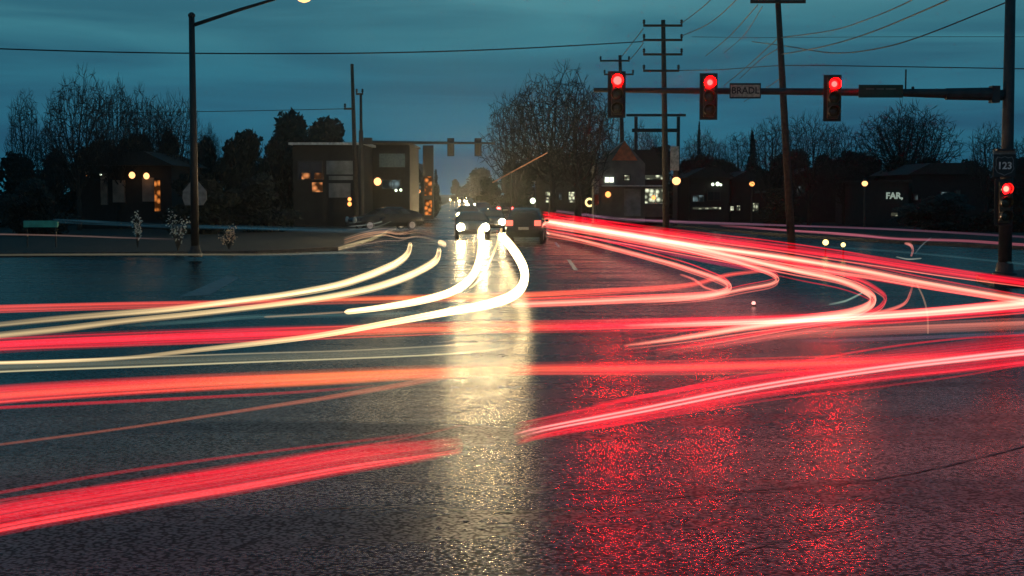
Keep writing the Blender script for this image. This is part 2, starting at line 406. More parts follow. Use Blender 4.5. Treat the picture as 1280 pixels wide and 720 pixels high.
# ------------------------------------------------------------------ light trails
def sweep(name, mat, pts, z, parent=None, n=14, thick=.55, ns=12):
    """pts: (px, py, thickness px, gain). The lamp row's path over the road at its real height z"""
    w4 = []
    for pt in pts:
        px, py, th, g = pt[:4]
        q = G(px, py, z); hh = th*q.y/FPX/2
        w4.append((q.x, q.y, hh, g, pt[4] if len(pt) > 4 else 0.))
    # spline in 4 numbers
    S = []
    for i in range(len(w4)-1):
        p = [w4[max(i-1, 0)], w4[i], w4[i+1], w4[min(i+2, len(w4)-1)]]
        for k in range(n):
            t = k/n
            S.append([.5*((2*p[1][j])+(p[2][j]-p[0][j])*t+(2*p[0][j]-5*p[1][j]+4*p[2][j]-p[3][j])*t*t+(3*p[1][j]-p[0][j]-3*p[2][j]+p[3][j])*t**3) for j in range(5)])
    S.append(list(w4[-1]))
    vs = []; al = []; ac = []; ga = []; hu = []; run = 0
    for i, s in enumerate(S):
        a = S[max(i-1, 0)]; b = S[min(i+1, len(S)-1)]
        t = Vector((b[0]-a[0], b[1]-a[1], 0)); t = t.normalized() if t.length > 1e-6 else Vector((1, 0, 0)); nr = Vector((-t.y, t.x, 0))
        if i: run += math.hypot(s[0]-S[i-1][0], s[1]-S[i-1][1])
        end = min(1, (i+.25)/2.0, (len(S)-1-i+.25)/2.0)
        h = max(.008, s[2])*math.sqrt(end)
        zz = z + .006*mnoise.noise(Vector((run*.35, z*9, s[2]*3)))
        for k in range(ns):
            th = 2*PI*k/ns
            q = Vector((s[0], s[1], zz))+nr*math.cos(th)*h*thick+Vector((0, 0, 1))*math.sin(th)*h
            vs.append(q); al.append(run); ac.append(math.sin(th)); ga.append(max(0, s[3])); hu.append(min(1, max(0, s[4])))
    fs = []
    for i in range(len(S)-1):
        for k in range(ns): fs.append((i*ns+k, i*ns+(k+1) % ns, (i+1)*ns+(k+1) % ns, (i+1)*ns+k))
    fs.append(tuple(range(ns))); fs.append(tuple((len(S)-1)*ns+k for k in range(ns)))
    me = bpy.data.meshes.new(name); me.from_pydata([tuple(v) for v in vs], [], fs); me.update()
    for nme, dat in (('along', al), ('across', ac), ('gain', ga), ('hue', hu)):
        at = me.attributes.new(nme, 'FLOAT', 'POINT'); at.data.foreach_set('value', dat)
    for p in me.polygons: p.use_smooth = True
    me.materials.append(mat)
    o = bpy.data.objects.new(name, me); col.objects.link(o)
    if parent: o.parent = parent
    return o
RED = (1, .0, .02); RED2 = (1, .02, .03); CREAM = (1, .42, .27); WHITE = (1, .7, .33); KHAKI = (.62, .56, .34); SALM = (1, .17, .12)
ORANGE = (1, .2, .05); BLUE = (.05, .2, .3); PURP = (.5, .22, .34)
tn = [0]
def trail(label, pts, z, c, s, core=None, streak=6., gamma=.8, cat='light trail', group=None, thick=.55, strands=()):
    tn[0] += 1
    m = trail_mat('trail_light', c, s, core, streak, tn[0]*3.7, gamma)
    o = sweep('light_trail', m, pts, z, thick=thick)
    for (dy, th, g, cc) in strands:
        m2 = trail_mat('strand_light', cc, g, None, 2, tn[0]+dy, .6)
        rs_ = random.Random(int(dy*31)+tn[0]); ph = rs_.uniform(0, 6)
        sweep('light_strand', m2, [(p[0], p[1]+dy*(.85+.3*math.sin(i*.9+ph)), th, p[3]) for i, p in enumerate(pts)], z, o, thick=thick)
    return tag(o, label, cat, group)
TG = 'red tail light trails'; WG = 'white headlight trails'; FG = 'faint distant light trails'
# --- nearest lane, left piece and right piece
trail('broad red light trail crossing the lower left corner, nearest to the camera',
      [(-160, 684, 50, .9), (0, 648, 46, 1), (150, 622, 44, 1), (300, 598, 42, 1), (430, 576, 38, 1), (520, 564, 32, .7), (578, 556, 24, .08)], .9, RED, .62,
      [(-.55, .09, (1, .06, .06), 1.5), (.2, .08, (1, .03, .04), .9), (.62, .07, RED, .5)], 9, strands=((-23, 3, .35, RED), (13, 3, .5, (1, .05, .05))), group=TG)
trail('thin dim red light streak just above the broad lower left trail',
      [(-100, 632, 5, .8), (0, 615, 5, 1), (160, 588, 5, 1), (320, 566, 4, 1), (480, 547, 4, .8), (520, 541, 4, .1)], .95, RED, .3, group=TG)
trail('broad red light trail with a bright pink white core climbing to the right edge',
      [(645, 543, 26, .05), (690, 532, 30, .9), (800, 511, 34, 1), (960, 480, 36, 1), (1100, 459, 40, 1), (1200, 447, 42, 1.1), (1280, 438, 44, 1.2), (1420, 424, 46, 1.2)], .9, RED, .6,
      [(-.12, .075, (1, .36, .32), 2.6), (-.75, .1, RED, .5)], 9, strands=((-21, 3, .45, RED), (14, 3, .6, RED2), (21, 2.4, .4, RED)), group=TG)
# --- second lane across the picture
trail('long red and orange light trail crossing the whole road above the nearest one',
      [(-140, 508, 30, 1), (0, 493, 26, 1), (200, 481, 24, 1., .15), (400, 472, 22, 1, 1.), (500, 467, 20, .9, 1.), (640, 462, 18, .7, .5), (760, 460, 18, .9), (880, 458, 18, 1), (1020, 454, 18, .9), (1120, 450, 16, .6), (1240, 444, 14, .15)], .9, RED2, .95,
      [(-.1, .3, (1, .15, .06), .55)], 5, strands=((8.5, 2.4, .5, (1, .1, .05)), (-7, 2.4, .35, (1, .05, .03))), group=TG)
trail('thin red light line under the second lane trail at the left edge',
      [(-100, 515, 5, 1), (0, 510, 5, 1), (200, 500, 5, .9), (380, 490, 4, .6), (470, 482, 4, .1)], .8, RED, .55, group=TG)
trail('thin rusty light line falling from the middle towards the left edge',
      [(-60, 564, 4, .5), (0, 556, 4, .6), (160, 535, 4, .8), (320, 511, 5, 1), (440, 492, 7, 1.2), (560, 470, 8, 1), (640, 450, 6, .2)], .8, (1, .22, .1), .3, group=TG)
trail('thin red light line running beside the bright core trail in the middle right',
      [(740, 507, 5, .2), (800, 496, 6, 1), (880, 482, 6, 1), (980, 468, 6, .8), (1080, 462, 5, .2)], .9, RED, .8, group=TG)
# --- third lane
trail('wide crimson light trail level across the road between the two cream ones at left',
      [(-140, 441, 26, 1), (0, 431, 23, 1), (160, 424, 22, 1), (320, 418, 21, 1), (480, 413, 18, .9, .7), (600, 410, 16, .8, 1.), (720, 408, 17, .9), (860, 404, 20, 1), (1000, 400, 22, 1), (1120, 395, 20, 1.1), (1280, 383, 18, 1.2), (1400, 371, 18, 1.2)], .9, RED, .8,
      [(.0, .22, RED2, 1.1)], 6, strands=((-7, 2.4, .6, RED2), (7.5, 2.2, .5, (1, .06, .05))), group=TG)
trail('bright cream and pink light trail sweeping out of the right edge at mid height',
      [(780, 407, 4, .1), (880, 404, 8, .7), (1000, 400, 10, 1), (1080, 396, 11, 1.1), (1180, 389, 12, 1.2), (1280, 380, 13, 1.3), (1400, 368, 13, 1.3)], .95, SALM, 1.9,
      [(0, .4, CREAM, 1.2)], 4, strands=((-7.5, 2.5, 1.0, RED), (8, 3, 1.0, RED2), (4, 1.6, .9, CREAM)), group=TG)
trail('dull salmon light band below the bright trail at the right edge',
      [(940, 420, 10, .1), (1020, 416, 14, .8), (1120, 411, 16, 1), (1280, 405, 17, 1.1), (1400, 400, 17, 1.1)], .7, (1, .25, .17), .42, None, 5, group=TG)
trail('faint grey violet light band under the salmon one at right',
      [(1000, 426, 5, .3), (1120, 423, 5, 1), (1280, 416, 5, 1), (1400, 411, 5, 1)], .5, PURP, .2, group=FG)
# --- fourth lane with hairpins
trail('flat red light trail on the left behind the cream ones',
      [(-120, 390, 12, 1), (0, 386, 11, 1), (160, 382, 10, 1), (300, 379, 9, .9), (420, 376, 10, .8, .6), (540, 373, 11, 1, .9), (640, 371, 12, 1, .5), (760, 364, 10, 1), (860, 357, 8, .9), (915, 343, 6, .8), (985, 336, 4, .2)], .9, (1, .08, .05), .95,
      None, 4, group=TG)
trail('red light trail that doubles back in the tightest hairpin right of the middle',
      [(640, 381, 11, 1), (760, 376, 11, 1), (860, 371, 11, 1), (900, 366, 10, 1.1), (912, 358, 9, 1.2), (895, 348, 8, 1.1), (850, 333, 7, 1), (780, 314, 7, .9), (720, 299, 6, .8), (683, 291, 5, .6)], .9, SALM, 1.1,
      [(.1, .3, CREAM, .9)], 4, strands=((-6, 2, 1.1, RED2), (5, 1.8, .8, SALM)), group=TG)
trail('red light trail turning in the middle hairpin just outside the tightest one',
      [(800, 379, 4, .1), (880, 371, 7, .8), (930, 361, 7, 1), (966, 354, 7, 1), (970, 346, 6, 1), (945, 335, 6, 1), (880, 316, 6, 1), (800, 299, 6, 1), (720, 285, 6, .9), (680, 279, 5, .6)], .9, SALM, 1.1,
      [(0, .35, CREAM, .8)], 4, strands=((-4.5, 1.6, 1.0, RED2), (4.5, 1.8, .9, SALM)), group=TG)
trail('small pink light hook inside the tightest hairpin',
      [(850, 343, 3, .5), (868, 350, 4, 1), (880, 359, 4, 1), (897, 364, 4, .6)], .85, SALM, .9, group=TG)
trail('broad cream light trail of the largest hairpin on the right',
      [(780, 432, 5, .15), (860, 421, 8, .7), (940, 408, 11, .9), (1010, 399, 13, 1), (1065, 391, 14, 1.1), (1090, 379, 13, 1.2), (1085, 366, 11, 1.1), (1050, 350, 9, 1), (990, 337, 8, 1), (920, 321, 8, 1), (840, 303, 8, 1), (760, 288, 8, 1), (684, 276, 7, .8)], .9, SALM, 1.4,
      [(-.1, .4, CREAM, 1.4)], 5, strands=((6.5, 2, 1.1, SALM), (-7, 2, .9, RED2), (10, 1.8, .6, RED)), group=TG)
trail('red outer rim light trail of the largest hairpin on the right',
      [(820, 437, 5, .2), (900, 425, 6, .7), (1000, 408, 6, .8), (1075, 395, 7, 1), (1104, 380, 7, 1), (1100, 364, 6, 1), (1060, 345, 6, 1), (980, 326, 6, 1), (880, 306, 6, .9), (780, 287, 6, .8)], .95, RED2, 1.1, strands=((4, 1.6, .9, SALM),), group=TG)
trail('lower red light strand peeling off the largest hairpin towards the left',
      [(820, 444, 6, .1), (900, 432, 8, .6), (1000, 416, 8, .8), (1070, 404, 6, .5), (1100, 397, 4, .1)], .8, (1, .12, .1), .7, group=TG)
# --- straight through towards the right edge
trail('uppermost red light trail running from the dark car to the right edge',
      [(679, 268, 5, .9), (740, 277, 7, 1), (800, 286, 8, 1), (880, 297, 9, 1), (960, 307, 9, 1), (1060, 321, 10, 1), (1160, 336, 10, 1), (1280, 353, 11, 1), (1400, 369, 12, 1)], .95, RED, 1.0,
      [(-.3, .25, RED2, .9)], 4, strands=((-5.5, 2.2, .8, RED), (5.5, 2, 1.0, SALM)), group=TG)
trail('thick cream cored light trail second from the top, fading to red at the right edge',
      [(679, 276, 8, .9), (740, 286, 9, 1.2), (800, 296, 10, 1.3), (880, 308, 10, 1.2), (960, 319, 10, 1), (1060, 335, 10, .85), (1160, 354, 10, .7), (1280, 374, 10, .6), (1400, 392, 10, .6)], .9, (1, .14, .1), 1.2,
      [(-.05, .35, CREAM, 2.1)], 4, strands=((-6.5, 2.2, 1.1, RED2), (7, 2.4, 1.1, SALM), (10.5, 2, .7, RED)), group=TG)
trail('pink light trail third from the top, straight down to the right edge',
      [(682, 283, 4, .6), (760, 296, 5, 1), (860, 315, 6, 1), (960, 332, 6, 1), (1060, 342, 6, .9), (1160, 357, 6, .9), (1280, 377, 6, .9), (1400, 396, 6, .9)], .8, SALM, .9, strands=((4.5, 1.8, .9, SALM), (-4, 1.6, .8, RED2)), group=TG)
trail('dim magenta light streak under the pink straight trail',
      [(690, 290, 4, .5), (780, 305, 5, 1), (860, 322, 5, 1), (940, 337, 5, .8), (985, 341, 3, .2)], .7, (1, .02, .12), .4, group=TG)
trail('short crimson light curve standing right of the largest hairpin',
      [(1062, 396, 4, .4), (1105, 389, 5, 1), (1130, 380, 5, 1), (1138, 366, 4, 1), (1141, 354, 3, .5)], .85, SALM, 1., group=TG)
trail('thin peach light line dropping through the salmon band at right',
      [(1146, 356, 2.5, .7), (1154, 372, 3, 1), (1159, 392, 3, 1), (1160, 417, 3, 1)], .6, (1, .5, .3), .6, group=TG)
trail('short grey green light line inside the dark gap of the largest hairpin',
      [(1036, 381, 3, .4), (1058, 376, 3, 1), (1078, 366, 3, .8)], .6, (.35, .5, .38), .7, group=FG)
# --- head lamps
trail('white headlight trail starting furthest left and fading cream to the left edge',
      [(513, 306, 9, 1), (509, 318, 10, 1.2), (494, 330, 11, 1.2), (462, 344, 11, 1.1), (420, 357, 10, 1.1), (360, 368, 9, .9), (300, 376, 9, .75), (220, 386, 9, .5), (140, 393, 9, .3), (60, 400, 9, .2), (0, 406, 8, .16), (-120, 418, 8, .15)], .68, WHITE, 1.2, [(0, .45, WHITE, 1.4)], 2, .5, group=WG)
trail('white headlight trail beside the furthest left one, ending in a round head',
      [(549, 313, 10, 1.1), (545, 325, 11, 1.3), (525, 338, 11, 1.2), (490, 353, 11, 1.1), (440, 366, 10, 1), (380, 376, 9, .8), (320, 384, 8, .65), (240, 393, 8, .45), (160, 401, 8, .32), (80, 411, 9, .28), (0, 419, 9, .24), (-120, 432, 9, .2)], .68, WHITE, 1.2, [(0, .45, WHITE, 1.4)], 2, .5, group=WG)
trail('thick white headlight trail bending left from under the oncoming car',
      [(601, 288, 13, 1.5), (602, 306, 14, 1.7), (599, 326, 14, 1.8), (590, 346, 13, 1.5), (568, 363, 11, 1.2), (530, 375, 10, .9), (480, 384, 8, .7), (431, 390, 7, .3)], .68, WHITE, 5, [(0, .6, WHITE, 3)], 2, .4, group=WG)
trail('thin brown light line carrying on from the thick white trail',
      [(431, 390, 3, 1), (380, 393, 3, 1), (330, 396, 3, .8)], .68, (1, .6, .3), .4, group=WG)
trail('brightest white headlight trail, bulging right and then sweeping to the left edge',
      [(630, 298, 12, 1.5), (643, 314, 15, 1.8), (654, 334, 17, 2.2), (655, 352, 17, 2.2), (643, 368, 14, 1.7), (612, 380, 12, 1.1), (560, 390, 10, .7), (480, 405, 8, .42), (400, 419, 7, .26), (320, 429, 7, .17), (240, 438, 6, .1), (160, 447, 5, .07), (60, 452, 5, .15), (-100, 456, 5, .12)], .68, WHITE, 5, [(0, .6, WHITE, 3)], 2, .4, group=WG)
trail('thin white headlight streak between the two thick white trails',
      [(627, 286, 4, 1), (620, 308, 4, 1.1), (610, 332, 4, 1), (600, 348, 4, .9), (588, 360, 3, .5)], .75, WHITE, 2.4, None, 2, group=WG)
trail('broad khaki light band with a pale lower edge below the headlight trails',
      [(-120, 465, 17, .9), (0, 459, 15, 1), (160, 453, 15, 1), (320, 447, 14, .95), (440, 443, 13, .9), (560, 437, 14, 1), (640, 430, 12, .4)], .62, (.42, .4, .25), .22, [(-.8, .12, (.9, .75, .4), .7), (.75, .1, (.9, .7, .4), .35)], 6, group=WG)
trail('faint teal light streak under the second headlight trail at left',
      [(150, 407, 5, .1), (240, 402, 6, 1), (320, 396, 6, 1), (420, 394, 6, .8), (500, 392, 8, .8), (580, 388, 8, .2)], .4, (.2, .4, .36), .22, group=FG)
# --- faint ones far off
trail('faint steel blue light band far left behind the pentagonal sign',
      [(-60, 275, 6, 1), (60, 276, 6, 1), (200, 282, 6, 1), (320, 285, 6, 1), (440, 288, 6, .9), (550, 285, 5, .3)], .9, BLUE, .16, None, 3, group=FG)
trail('faint blue light line furthest back on the left',
      [(-60, 255, 3, 1), (120, 259, 3, 1), (280, 263, 3, 1), (420, 267, 3, 1), (480, 268, 3, .3)], .8, BLUE, .14, group=FG)
trail('faint rosy light line below the steel blue band at far left',
      [(-60, 292, 2.5, 1), (60, 294, 2.5, 1), (150, 297, 2.5, .6), (220, 299, 2, .2)], .8, (.5, .3, .25), .3, group=FG)
trail('faint tan light line lowest of the distant ones at left',
      [(-60, 319, 3, .5), (120, 318, 3, .7), (260, 318, 3, .9), (340, 318, 3, 1), (420, 316, 3, 1.4), (478, 315, 3, 1.6)], .5, (.4, .36, .24), .3, group=FG)
trail('faint lilac light line furthest back on the right',
      [(684, 262, 4, .7), (760, 272, 4, 1), (840, 277, 4, 1), (960, 281, 3, .8), (1120, 287, 3, .6), (1280, 296, 3, .5), (1400, 302, 3, .5)], .7, PURP, .35, group=FG)
trail('dusky pink light line passing in front of the mast pole foot',
      [(900, 282, 3, .3), (1000, 289, 3, 1.2), (1060, 293, 4, 1.4), (1120, 298, 4, 1), (1200, 301, 4, .9), (1280, 306, 4, .9), (1400, 313, 4, .9)], .8, (.9, .22, .3), .42, group=FG)
trail('very faint teal light line across the dark road at far right',
      [(960, 305, 2.5, .3), (1040, 309, 2.5, .6), (1140, 316, 3, .8), (1280, 330, 3, .8), (1400, 340, 3, .8)], .5, (.1, .25, .28), .2, group=FG)

trail('tangle of thin tan light strands above the two left headlight trails', [(430, 300, 2, .5), (455, 293, 3, 1), (480, 289, 3, 1), (500, 291, 3, .9), (522, 288, 2, .5), (545, 293, 2, .2)], .6, (1, .5, .28), .45, None, 3, group=FG, strands=((3, 1.6, .4, (1, .5, .3)), (7, 1.8, .5, (1, .55, .3)), (11, 1.5, .3, (.8, .5, .35)), (-3, 1.3, .3, (.7, .5, .4))))
trail('pale silver light strands looping just over the tan tangle', [(436, 283, 1.6, .6), (470, 279, 2, 1), (495, 271, 2, 1), (515, 268, 1.6, .5)], .7, (.5, .6, .55), .3, None, 3, group=FG, strands=((4, 1.3, .2, (.5, .6, .55)), (-4, 1.2, .2, (.5, .6, .55))))
trail('short upright pink light squiggle beyond the red trails at right', [(1131, 304, 3, .6), (1138, 306, 5, 1), (1141, 312, 4, 1), (1139, 320, 3, .7)], .7, (1, .3, .25), .9, None, 3, group=FG)
trail('flat pale light dash under the pink squiggle at right', [(1120, 321, 1.6, .6), (1135, 324, 2, 1), (1152, 323, 2, .6)], .6, (.6, .6, .5), .45, None, 3, group=FG)
trail('slanted pale light line leaning right over the pink squiggle', [(1144, 317, 1.5, .6), (1152, 307, 1.6, 1), (1164, 297, 1.4, .6)], .8, (.5, .6, .65), .35, None, 3, group=FG)
trail('round white light dot just above the second headlight trail', [(549, 303, 7, 1), (553, 304, 8, 1), (556, 306, 7, 1)], .68, WHITE, 1.6, None, 2, .5, group=WG)

# ------------------------------------------------------------------ traffic lights on the near mast
def make_signal(name, label, cat, hot=False, lit=0, group=None, dark=False, facing=0.):
    """three-section head; local y- faces the viewer, origin at its middle"""
    t = empty(name, (0, 0, 0), label, cat, group, rz=facing)
    b = MB(); b.box((0, .0, 0), (.30, .16, 1.12)); b.build('housing', M['housing'], t, bevel=.02)
    bp = MB(); bp.box((0, .06, 0), (.49, .02, 1.27)); bp.build('backplate', M['darksteel'], t, bevel=.02)
    br = MB(); br.tube([(0, .1, -.5), (0, .16, -.45), (0, .16, .45), (0, .1, .5)], .025, 8); br.build('bracket', M['darksteel'], t)
    for i in range(3):
        z = .37-.37*i
        l = MB(); l.lathe((0, -.085, z), [(.138, 0.), (.136, -.01), (.11, -.025), (.055, -.036), (.005, -.04)], 24, 'Y')
        on = i == lit and not dark
        lo_ = l.build('lens', (M['red_lens_low'] if hot == 2 else M['red_lens_hot'] if hot else M['red_lens']) if on else M['darklens'], t, smooth=True)
        if on:
            q_ = MB(); q_.lathe((.01, -.118, z), [((.115 if hot == 1 else .078), 0.), (.07, -.012), (.03, -.02), (.004, -.022)], 16, 'Y'); q_.build('hot_spot', M['bulb_low'] if hot == 2 else M['bulb'], lo_, smooth=True)
        v = MB(); n = 22; vs = []
        for k in range(n+1):
            th = R(-50)+R(280)*k/n
            for (r, y) in ((.165, -.08), (.165, -.33+.07*(1-math.sin(th))/2), (.157, -.33+.07*(1-math.sin(th))/2), (.157, -.08)):
                vs.append((r*math.cos(th), y, z+r*math.sin(th)))
        fs = []
        for k in range(n):
            for j in range(4): fs.append((k*4+j, k*4+(j+1) % 4, (k+1)*4+(j+1) % 4, (k+1)*4+j))
        fs += [(0, 1, 2, 3), (n*4+3, n*4+2, n*4+1, n*4)]
        v.add(vs, fs); v.build('visor', M['housing'], t)
    return t
MD = 39.5
pole = empty('signal_mast', (P(1256, 330, MD).x, MD, .15), 'tall steel signal mast whose long arm reaches in from the right', 'signal mast')
px0 = pole.location.x; rel = lambda p: Vector(p)-pole.location
m = MB(); m.tube([(0, 0, 0), (0, 0, 4), (-.02, 0, 9.5)], [.185, .16, .125], 16); m.build('pole', M['steel'], pole, smooth=True)
m = MB(); m.lathe((0, 0, 0), [(.32, 0), (.32, .05), (.25, .08), (.22, .3), (.19, .35)], 16); m.build('base', M['steel'], pole)
a0 = P(1253, 119, MD); a1 = P(1190, 117, MD); a2 = P(1000, 114.5, MD); a3 = P(742, 112.5, MD)
m = MB(); m.tube([rel(a0), rel(a1), rel(P(1130, 116, MD)), rel(a2), rel(P(860, 113.5, MD)), rel(a3)], [.15, .135, .11, .095, .08, .06], 12)
m.build('mast_arm', M['steel'], pole, smooth=True)
m = MB(); c = rel(P(1243, 118, MD)); m.box(c, (.22, .3, .46)); c = rel(P(1216, 117.5, MD)); m.tube([c+Vector((-.75, 0, 0)), c+Vector((.5, 0, 0))], [.16, .18], 12)
m.build('flange', M['steel'], pole)
m = MB(); q = rel(P(1132, 112, MD)); m.tube([q, q+Vector((0, 0, .55))], .022, 6); m.tube([q+Vector((.2, 0, 0)), q+Vector((.2, 0, .08))], .04, 6); m.build('detector', M['darksteel'], pole)
m = MB(); m.lathe((0, 0, 9.5), [(.13, 0), (.13, .03), (.05, .09)], 12); m.build('cap', M['steel'], pole)
for i, (sx, sy, hot, lab) in enumerate(((771, 118, True, 'brightest red traffic light at the free end of the mast arm'),
                                        (886, 120.5, False, 'red traffic light in the middle of the arm, left of the pale street name sign'),
                                        (1041, 122.5, False, 'red traffic light nearest the mast pole, left of the dark sign'))):
    s = make_signal('traffic_light', lab, 'traffic light', hot, group='red traffic lights on the mast arm')
    s.location = P(sx, sy, MD-.32)
# signs hanging on the arm
s = empty('street_name_sign', P(931.5, 113.5, MD-.2), 'small pale street name sign with dark lettering on the mast arm', 'street sign')
m = MB(); m.box((0, 0, 0), (.86, .02, .42)); m.build('plate', M['signblack'], s, bevel=.008)
m = MB(); m.box((0, -.013, -.005), (.80, .006, .33)); m.build('face', M['signpale'], s)
text_part('lettering', 'BRADL', .25, M['signblack'], s, (0, -.02, 0), bold=.004)
for dx in (-.2, .2): box_part('clamp', M['darksteel'], s, (dx, .07, 0), (.04, .12, .3))
s = empty('road_sign', P(1101, 114, MD-.2), 'long dark green road sign beside the antenna on the mast arm', 'road sign')
m = MB(); m.box((0, 0, 0), (1.22, .025, .35)); m.build('panel', M['signgreen'], s, bevel=.008)
m = MB()
for dx, ww in ((-.3, .22), (-.02, .2), (.27, .28)): m.box((dx, -.015, .06), (ww, .004, .03))
m.build('legend', simple('worn_legend', (.12, .16, .12)), s)
for dx in (-.35, .35): box_part('clamp', M['darksteel'], s, (dx, .07, 0), (.04, .12, .25))
# route shield and low signal on the mast pole
s = empty('route_sign', P(1255.5, 207, MD-.32), 'black square route marker with a white shield, on the mast pole', 'road sign')
m = MB(); m.box((0, 0, 0), (.62, .02, .62)); m.build('plate', M['signblack'], s, bevel=.02)
sh = [(-.25, .17), (-.2, .25), (-.1, .22), (0, .26), (.1, .22), (.2, .25), (.25, .17), (.24, .02), (.27, -.08), (.2, -.2), (.08, -.24), (0, -.28), (-.08, -.24), (-.2, -.2), (-.27, -.08), (-.24, .02)]
m = MB(); m.prism(sh, -.018, -.011); m.build('shield', simple('worn_shield_white', (.12, .14, .15)), s)
m = MB(); m.prism([(x*.9, z*.9) for x, z in sh], -.024, -.0185); m.build('shield_field', M['signblack'], s)
text_part('numerals', '123', .27, M['signwhite'], s, (0, -.03, -.01), bold=.006)
m = MB(); m.box((0, .01, .36), (.62, .03, .09)); m.build('banner_plate', simple('banner_grey', (.13, .16, .17)), s)
m = MB(); m.box((0, .01, .43), (.5, .3, .05)); m.build('bracket', M['steel'], s)
s = make_signal('traffic_light', 'low red traffic light fixed to the mast pole under the route marker', 'traffic light', hot=2)
s.location = P(1255, 253, MD-.42)

# ------------------------------------------------------------------ far signal mast (beyond the crossing)
FD = 92
fm = empty('signal_mast', (P(452, 280, FD).x, FD, .15), 'distant signal mast with an arm over the far road, seen from behind', 'signal mast')
r2 = lambda p: Vector(p)-fm.location
m = MB(); m.tube([(0, 0, 0), (0, 0, 6.3)], [.2, .14], 12); m.build('pole', M['darksteel'], fm)
m = MB(); m.tube([r2(P(453, 178, FD)), r2(P(530, 178.5, FD)), r2(P(616, 179, FD))], [.13, .1, .07], 10); m.lathe(r2(P(617, 179, FD)), [(.12, -.1), (.12, .1)], 10, 'X'); m.build('mast_arm', M['darksteel'], fm)
m = MB(); m.box(r2(P(460, 176, FD)), (.55, .3, .4)); m.build('control_box', M['darksteel'], fm, bevel=.03)
for sx, lab in ((563.5, 'left one of the two unlit backs of traffic lights over the far road'), (597.5, 'right one of the two unlit backs of traffic lights over the far road')):
    s = make_signal('traffic_light', lab, 'traffic light', dark=True, group='traffic lights over the far road'); s.location = P(sx, 184, FD+.2)
    s.rotation_euler.z = PI; s.scale = (.92, .92, .92)

# ------------------------------------------------------------------ left street lamp
LD = 51
sl = empty('street_lamp', (P(244, 322, LD).x, LD, .14), 'tall dark street lamp on the left with a rising arm and lit head', 'street lamp')
r3 = lambda p: Vector(p)-sl.location
m = MB(); m.tube([(0, 0, 0), (0, 0, 4), (0, 0, r3(P(241, 20, LD)).z)], [.15, .13, .105], 14); m.build('pole', M['darksteel'], sl, smooth=True)
m = MB(); m.lathe((0, 0, 0), [(.26, 0), (.26, .1), (.2, .25), (.16, .4)], 14); m.build('base', M['darksteel'], sl)
m = MB(); m.lathe((0, 0, r3(P(241, 19, LD)).z), [(.13, -.05), (.13, .03), (.05, .1)], 12); m.build('cap', M['darksteel'], sl)
e1 = r3(P(372, -10, LD))
m = MB(); m.tube([r3(P(243, 31, LD)), r3(P(300, 12, LD)), r3(P(340, 0, LD)), e1], [.07, .06, .05, .045], 10); m.build('arm', M['darksteel'], sl, smooth=True)
m = MB(); c = r3(P(380, -6, LD)); m.lathe(c, [(.02, .2), (.16, .16), (.3, .06), (.34, -.02)], 18); h_ = m.build('lamp_head', M['darksteel'], sl, smooth=True)
m = MB(); m.lathe(c, [(.29, -.03), (.27, -.12), (.18, -.21), (.04, -.26)], 18); m.build('lamp_glass', M['sodiumhot'], sl, smooth=True)
# pentagonal sign seen from behind
sg = empty('road_sign', (P(243, 300, 54).x, 54, .14), 'grey back of a pentagonal road sign behind the street lamp pole', 'road sign')
r4 = lambda p: Vector(p)-sg.location
pts = [r4(P(a, b, 54)) for a, b in ((243, 224), (246, 225), (258, 239), (258.5, 249), (254, 256.5), (231, 256.5), (228, 248), (228.5, 239), (240, 225))]
m = MB(); m.prism([(p.x, p.z) for p in pts], 0, .03); m.build('plate', M['signback'], sg)
m = MB(); m.box((0, .04, .95), (.06, .04, 1.9)); m.build('post', M['steel'], sg)

# ------------------------------------------------------------------ utility poles and wires
def utility(label, base, top, D, arms, r=.17, group='utility poles', kind=M['wood']):
    b = P(*base, D); t_ = P(*top, D); b = Vector((b.x+(b.x-t_.x)*0, D, .14))
    o = empty('utility_pole', b, label, 'utility pole', group)
    m = MB(); m.tube([(0, 0, 0), (t_-b)*.5, t_-b], [r, r*.85, r*.62], 10); m.build('pole', kind, o, smooth=True)
    for (x0, x1, y, ins) in arms:
        p0 = P(x0, y, D-.2)-b; p1 = P(x1, y, D-.2)-b
        m = MB(); c = (p0+p1)/2; m.box(c, ((p1-p0).length, .12, .13)); a = m.build('crossarm', kind, o, bevel=.01)
        for f in ins:
            q = p0.lerp(p1, f); mm = MB(); mm.lathe(q+Vector((0, 0, .06)), [(.04, 0), (.05, .06), (.09, .1), (.09, .14), (.05, .17), (.08, .21), (.08, .25), (.03, .3)], 8); mm.build('insulator', M['darksteel'], o)
    return o
utility('utility pole with four stacked crossarms behind the traffic lights', (833, 262), (829, 25), 85, [(804, 853, 32, (.02, .98)), (804, 853, 50, (.02, .98)), (804, 853, 68, (.02, .98)), (804, 849, 88.5, (.02, .98))], r=.2)
utility('farther utility pole behind the brightest traffic light, with two crossarms', (780, 262), (775, 69), 112, [(750, 787, 76, (.02, .98)), (755, 792, 93, (.02, .98))], r=.2)
utility('tall leaning utility pole between the sign and the red light, top out of frame', (990, 285), (971, -25), 58, [(938, 1007, 2, (.02, .98, .5)), (940, 1003, -15, (.02, .98))], r=.17)
utility('tall bare utility pole behind the left flat roofed building', (446, 262), (440, 80), 96, [(430, 443, 136, (.1,))], r=.17)
utility('shorter utility pole close beside the tall bare one', (452, 262), (451, 117), 100, [(445, 454, 117.5, (.1, .9))], r=.14)
def wire(label, pts, rad=.022):
    ps = spline([P(*p) for p in pts], 8)
    m = MB(); m.tube(ps, rad, 5); o = m.build('overhead_wire', M['wire']); return tag(o, label, 'wire', 'overhead wires')
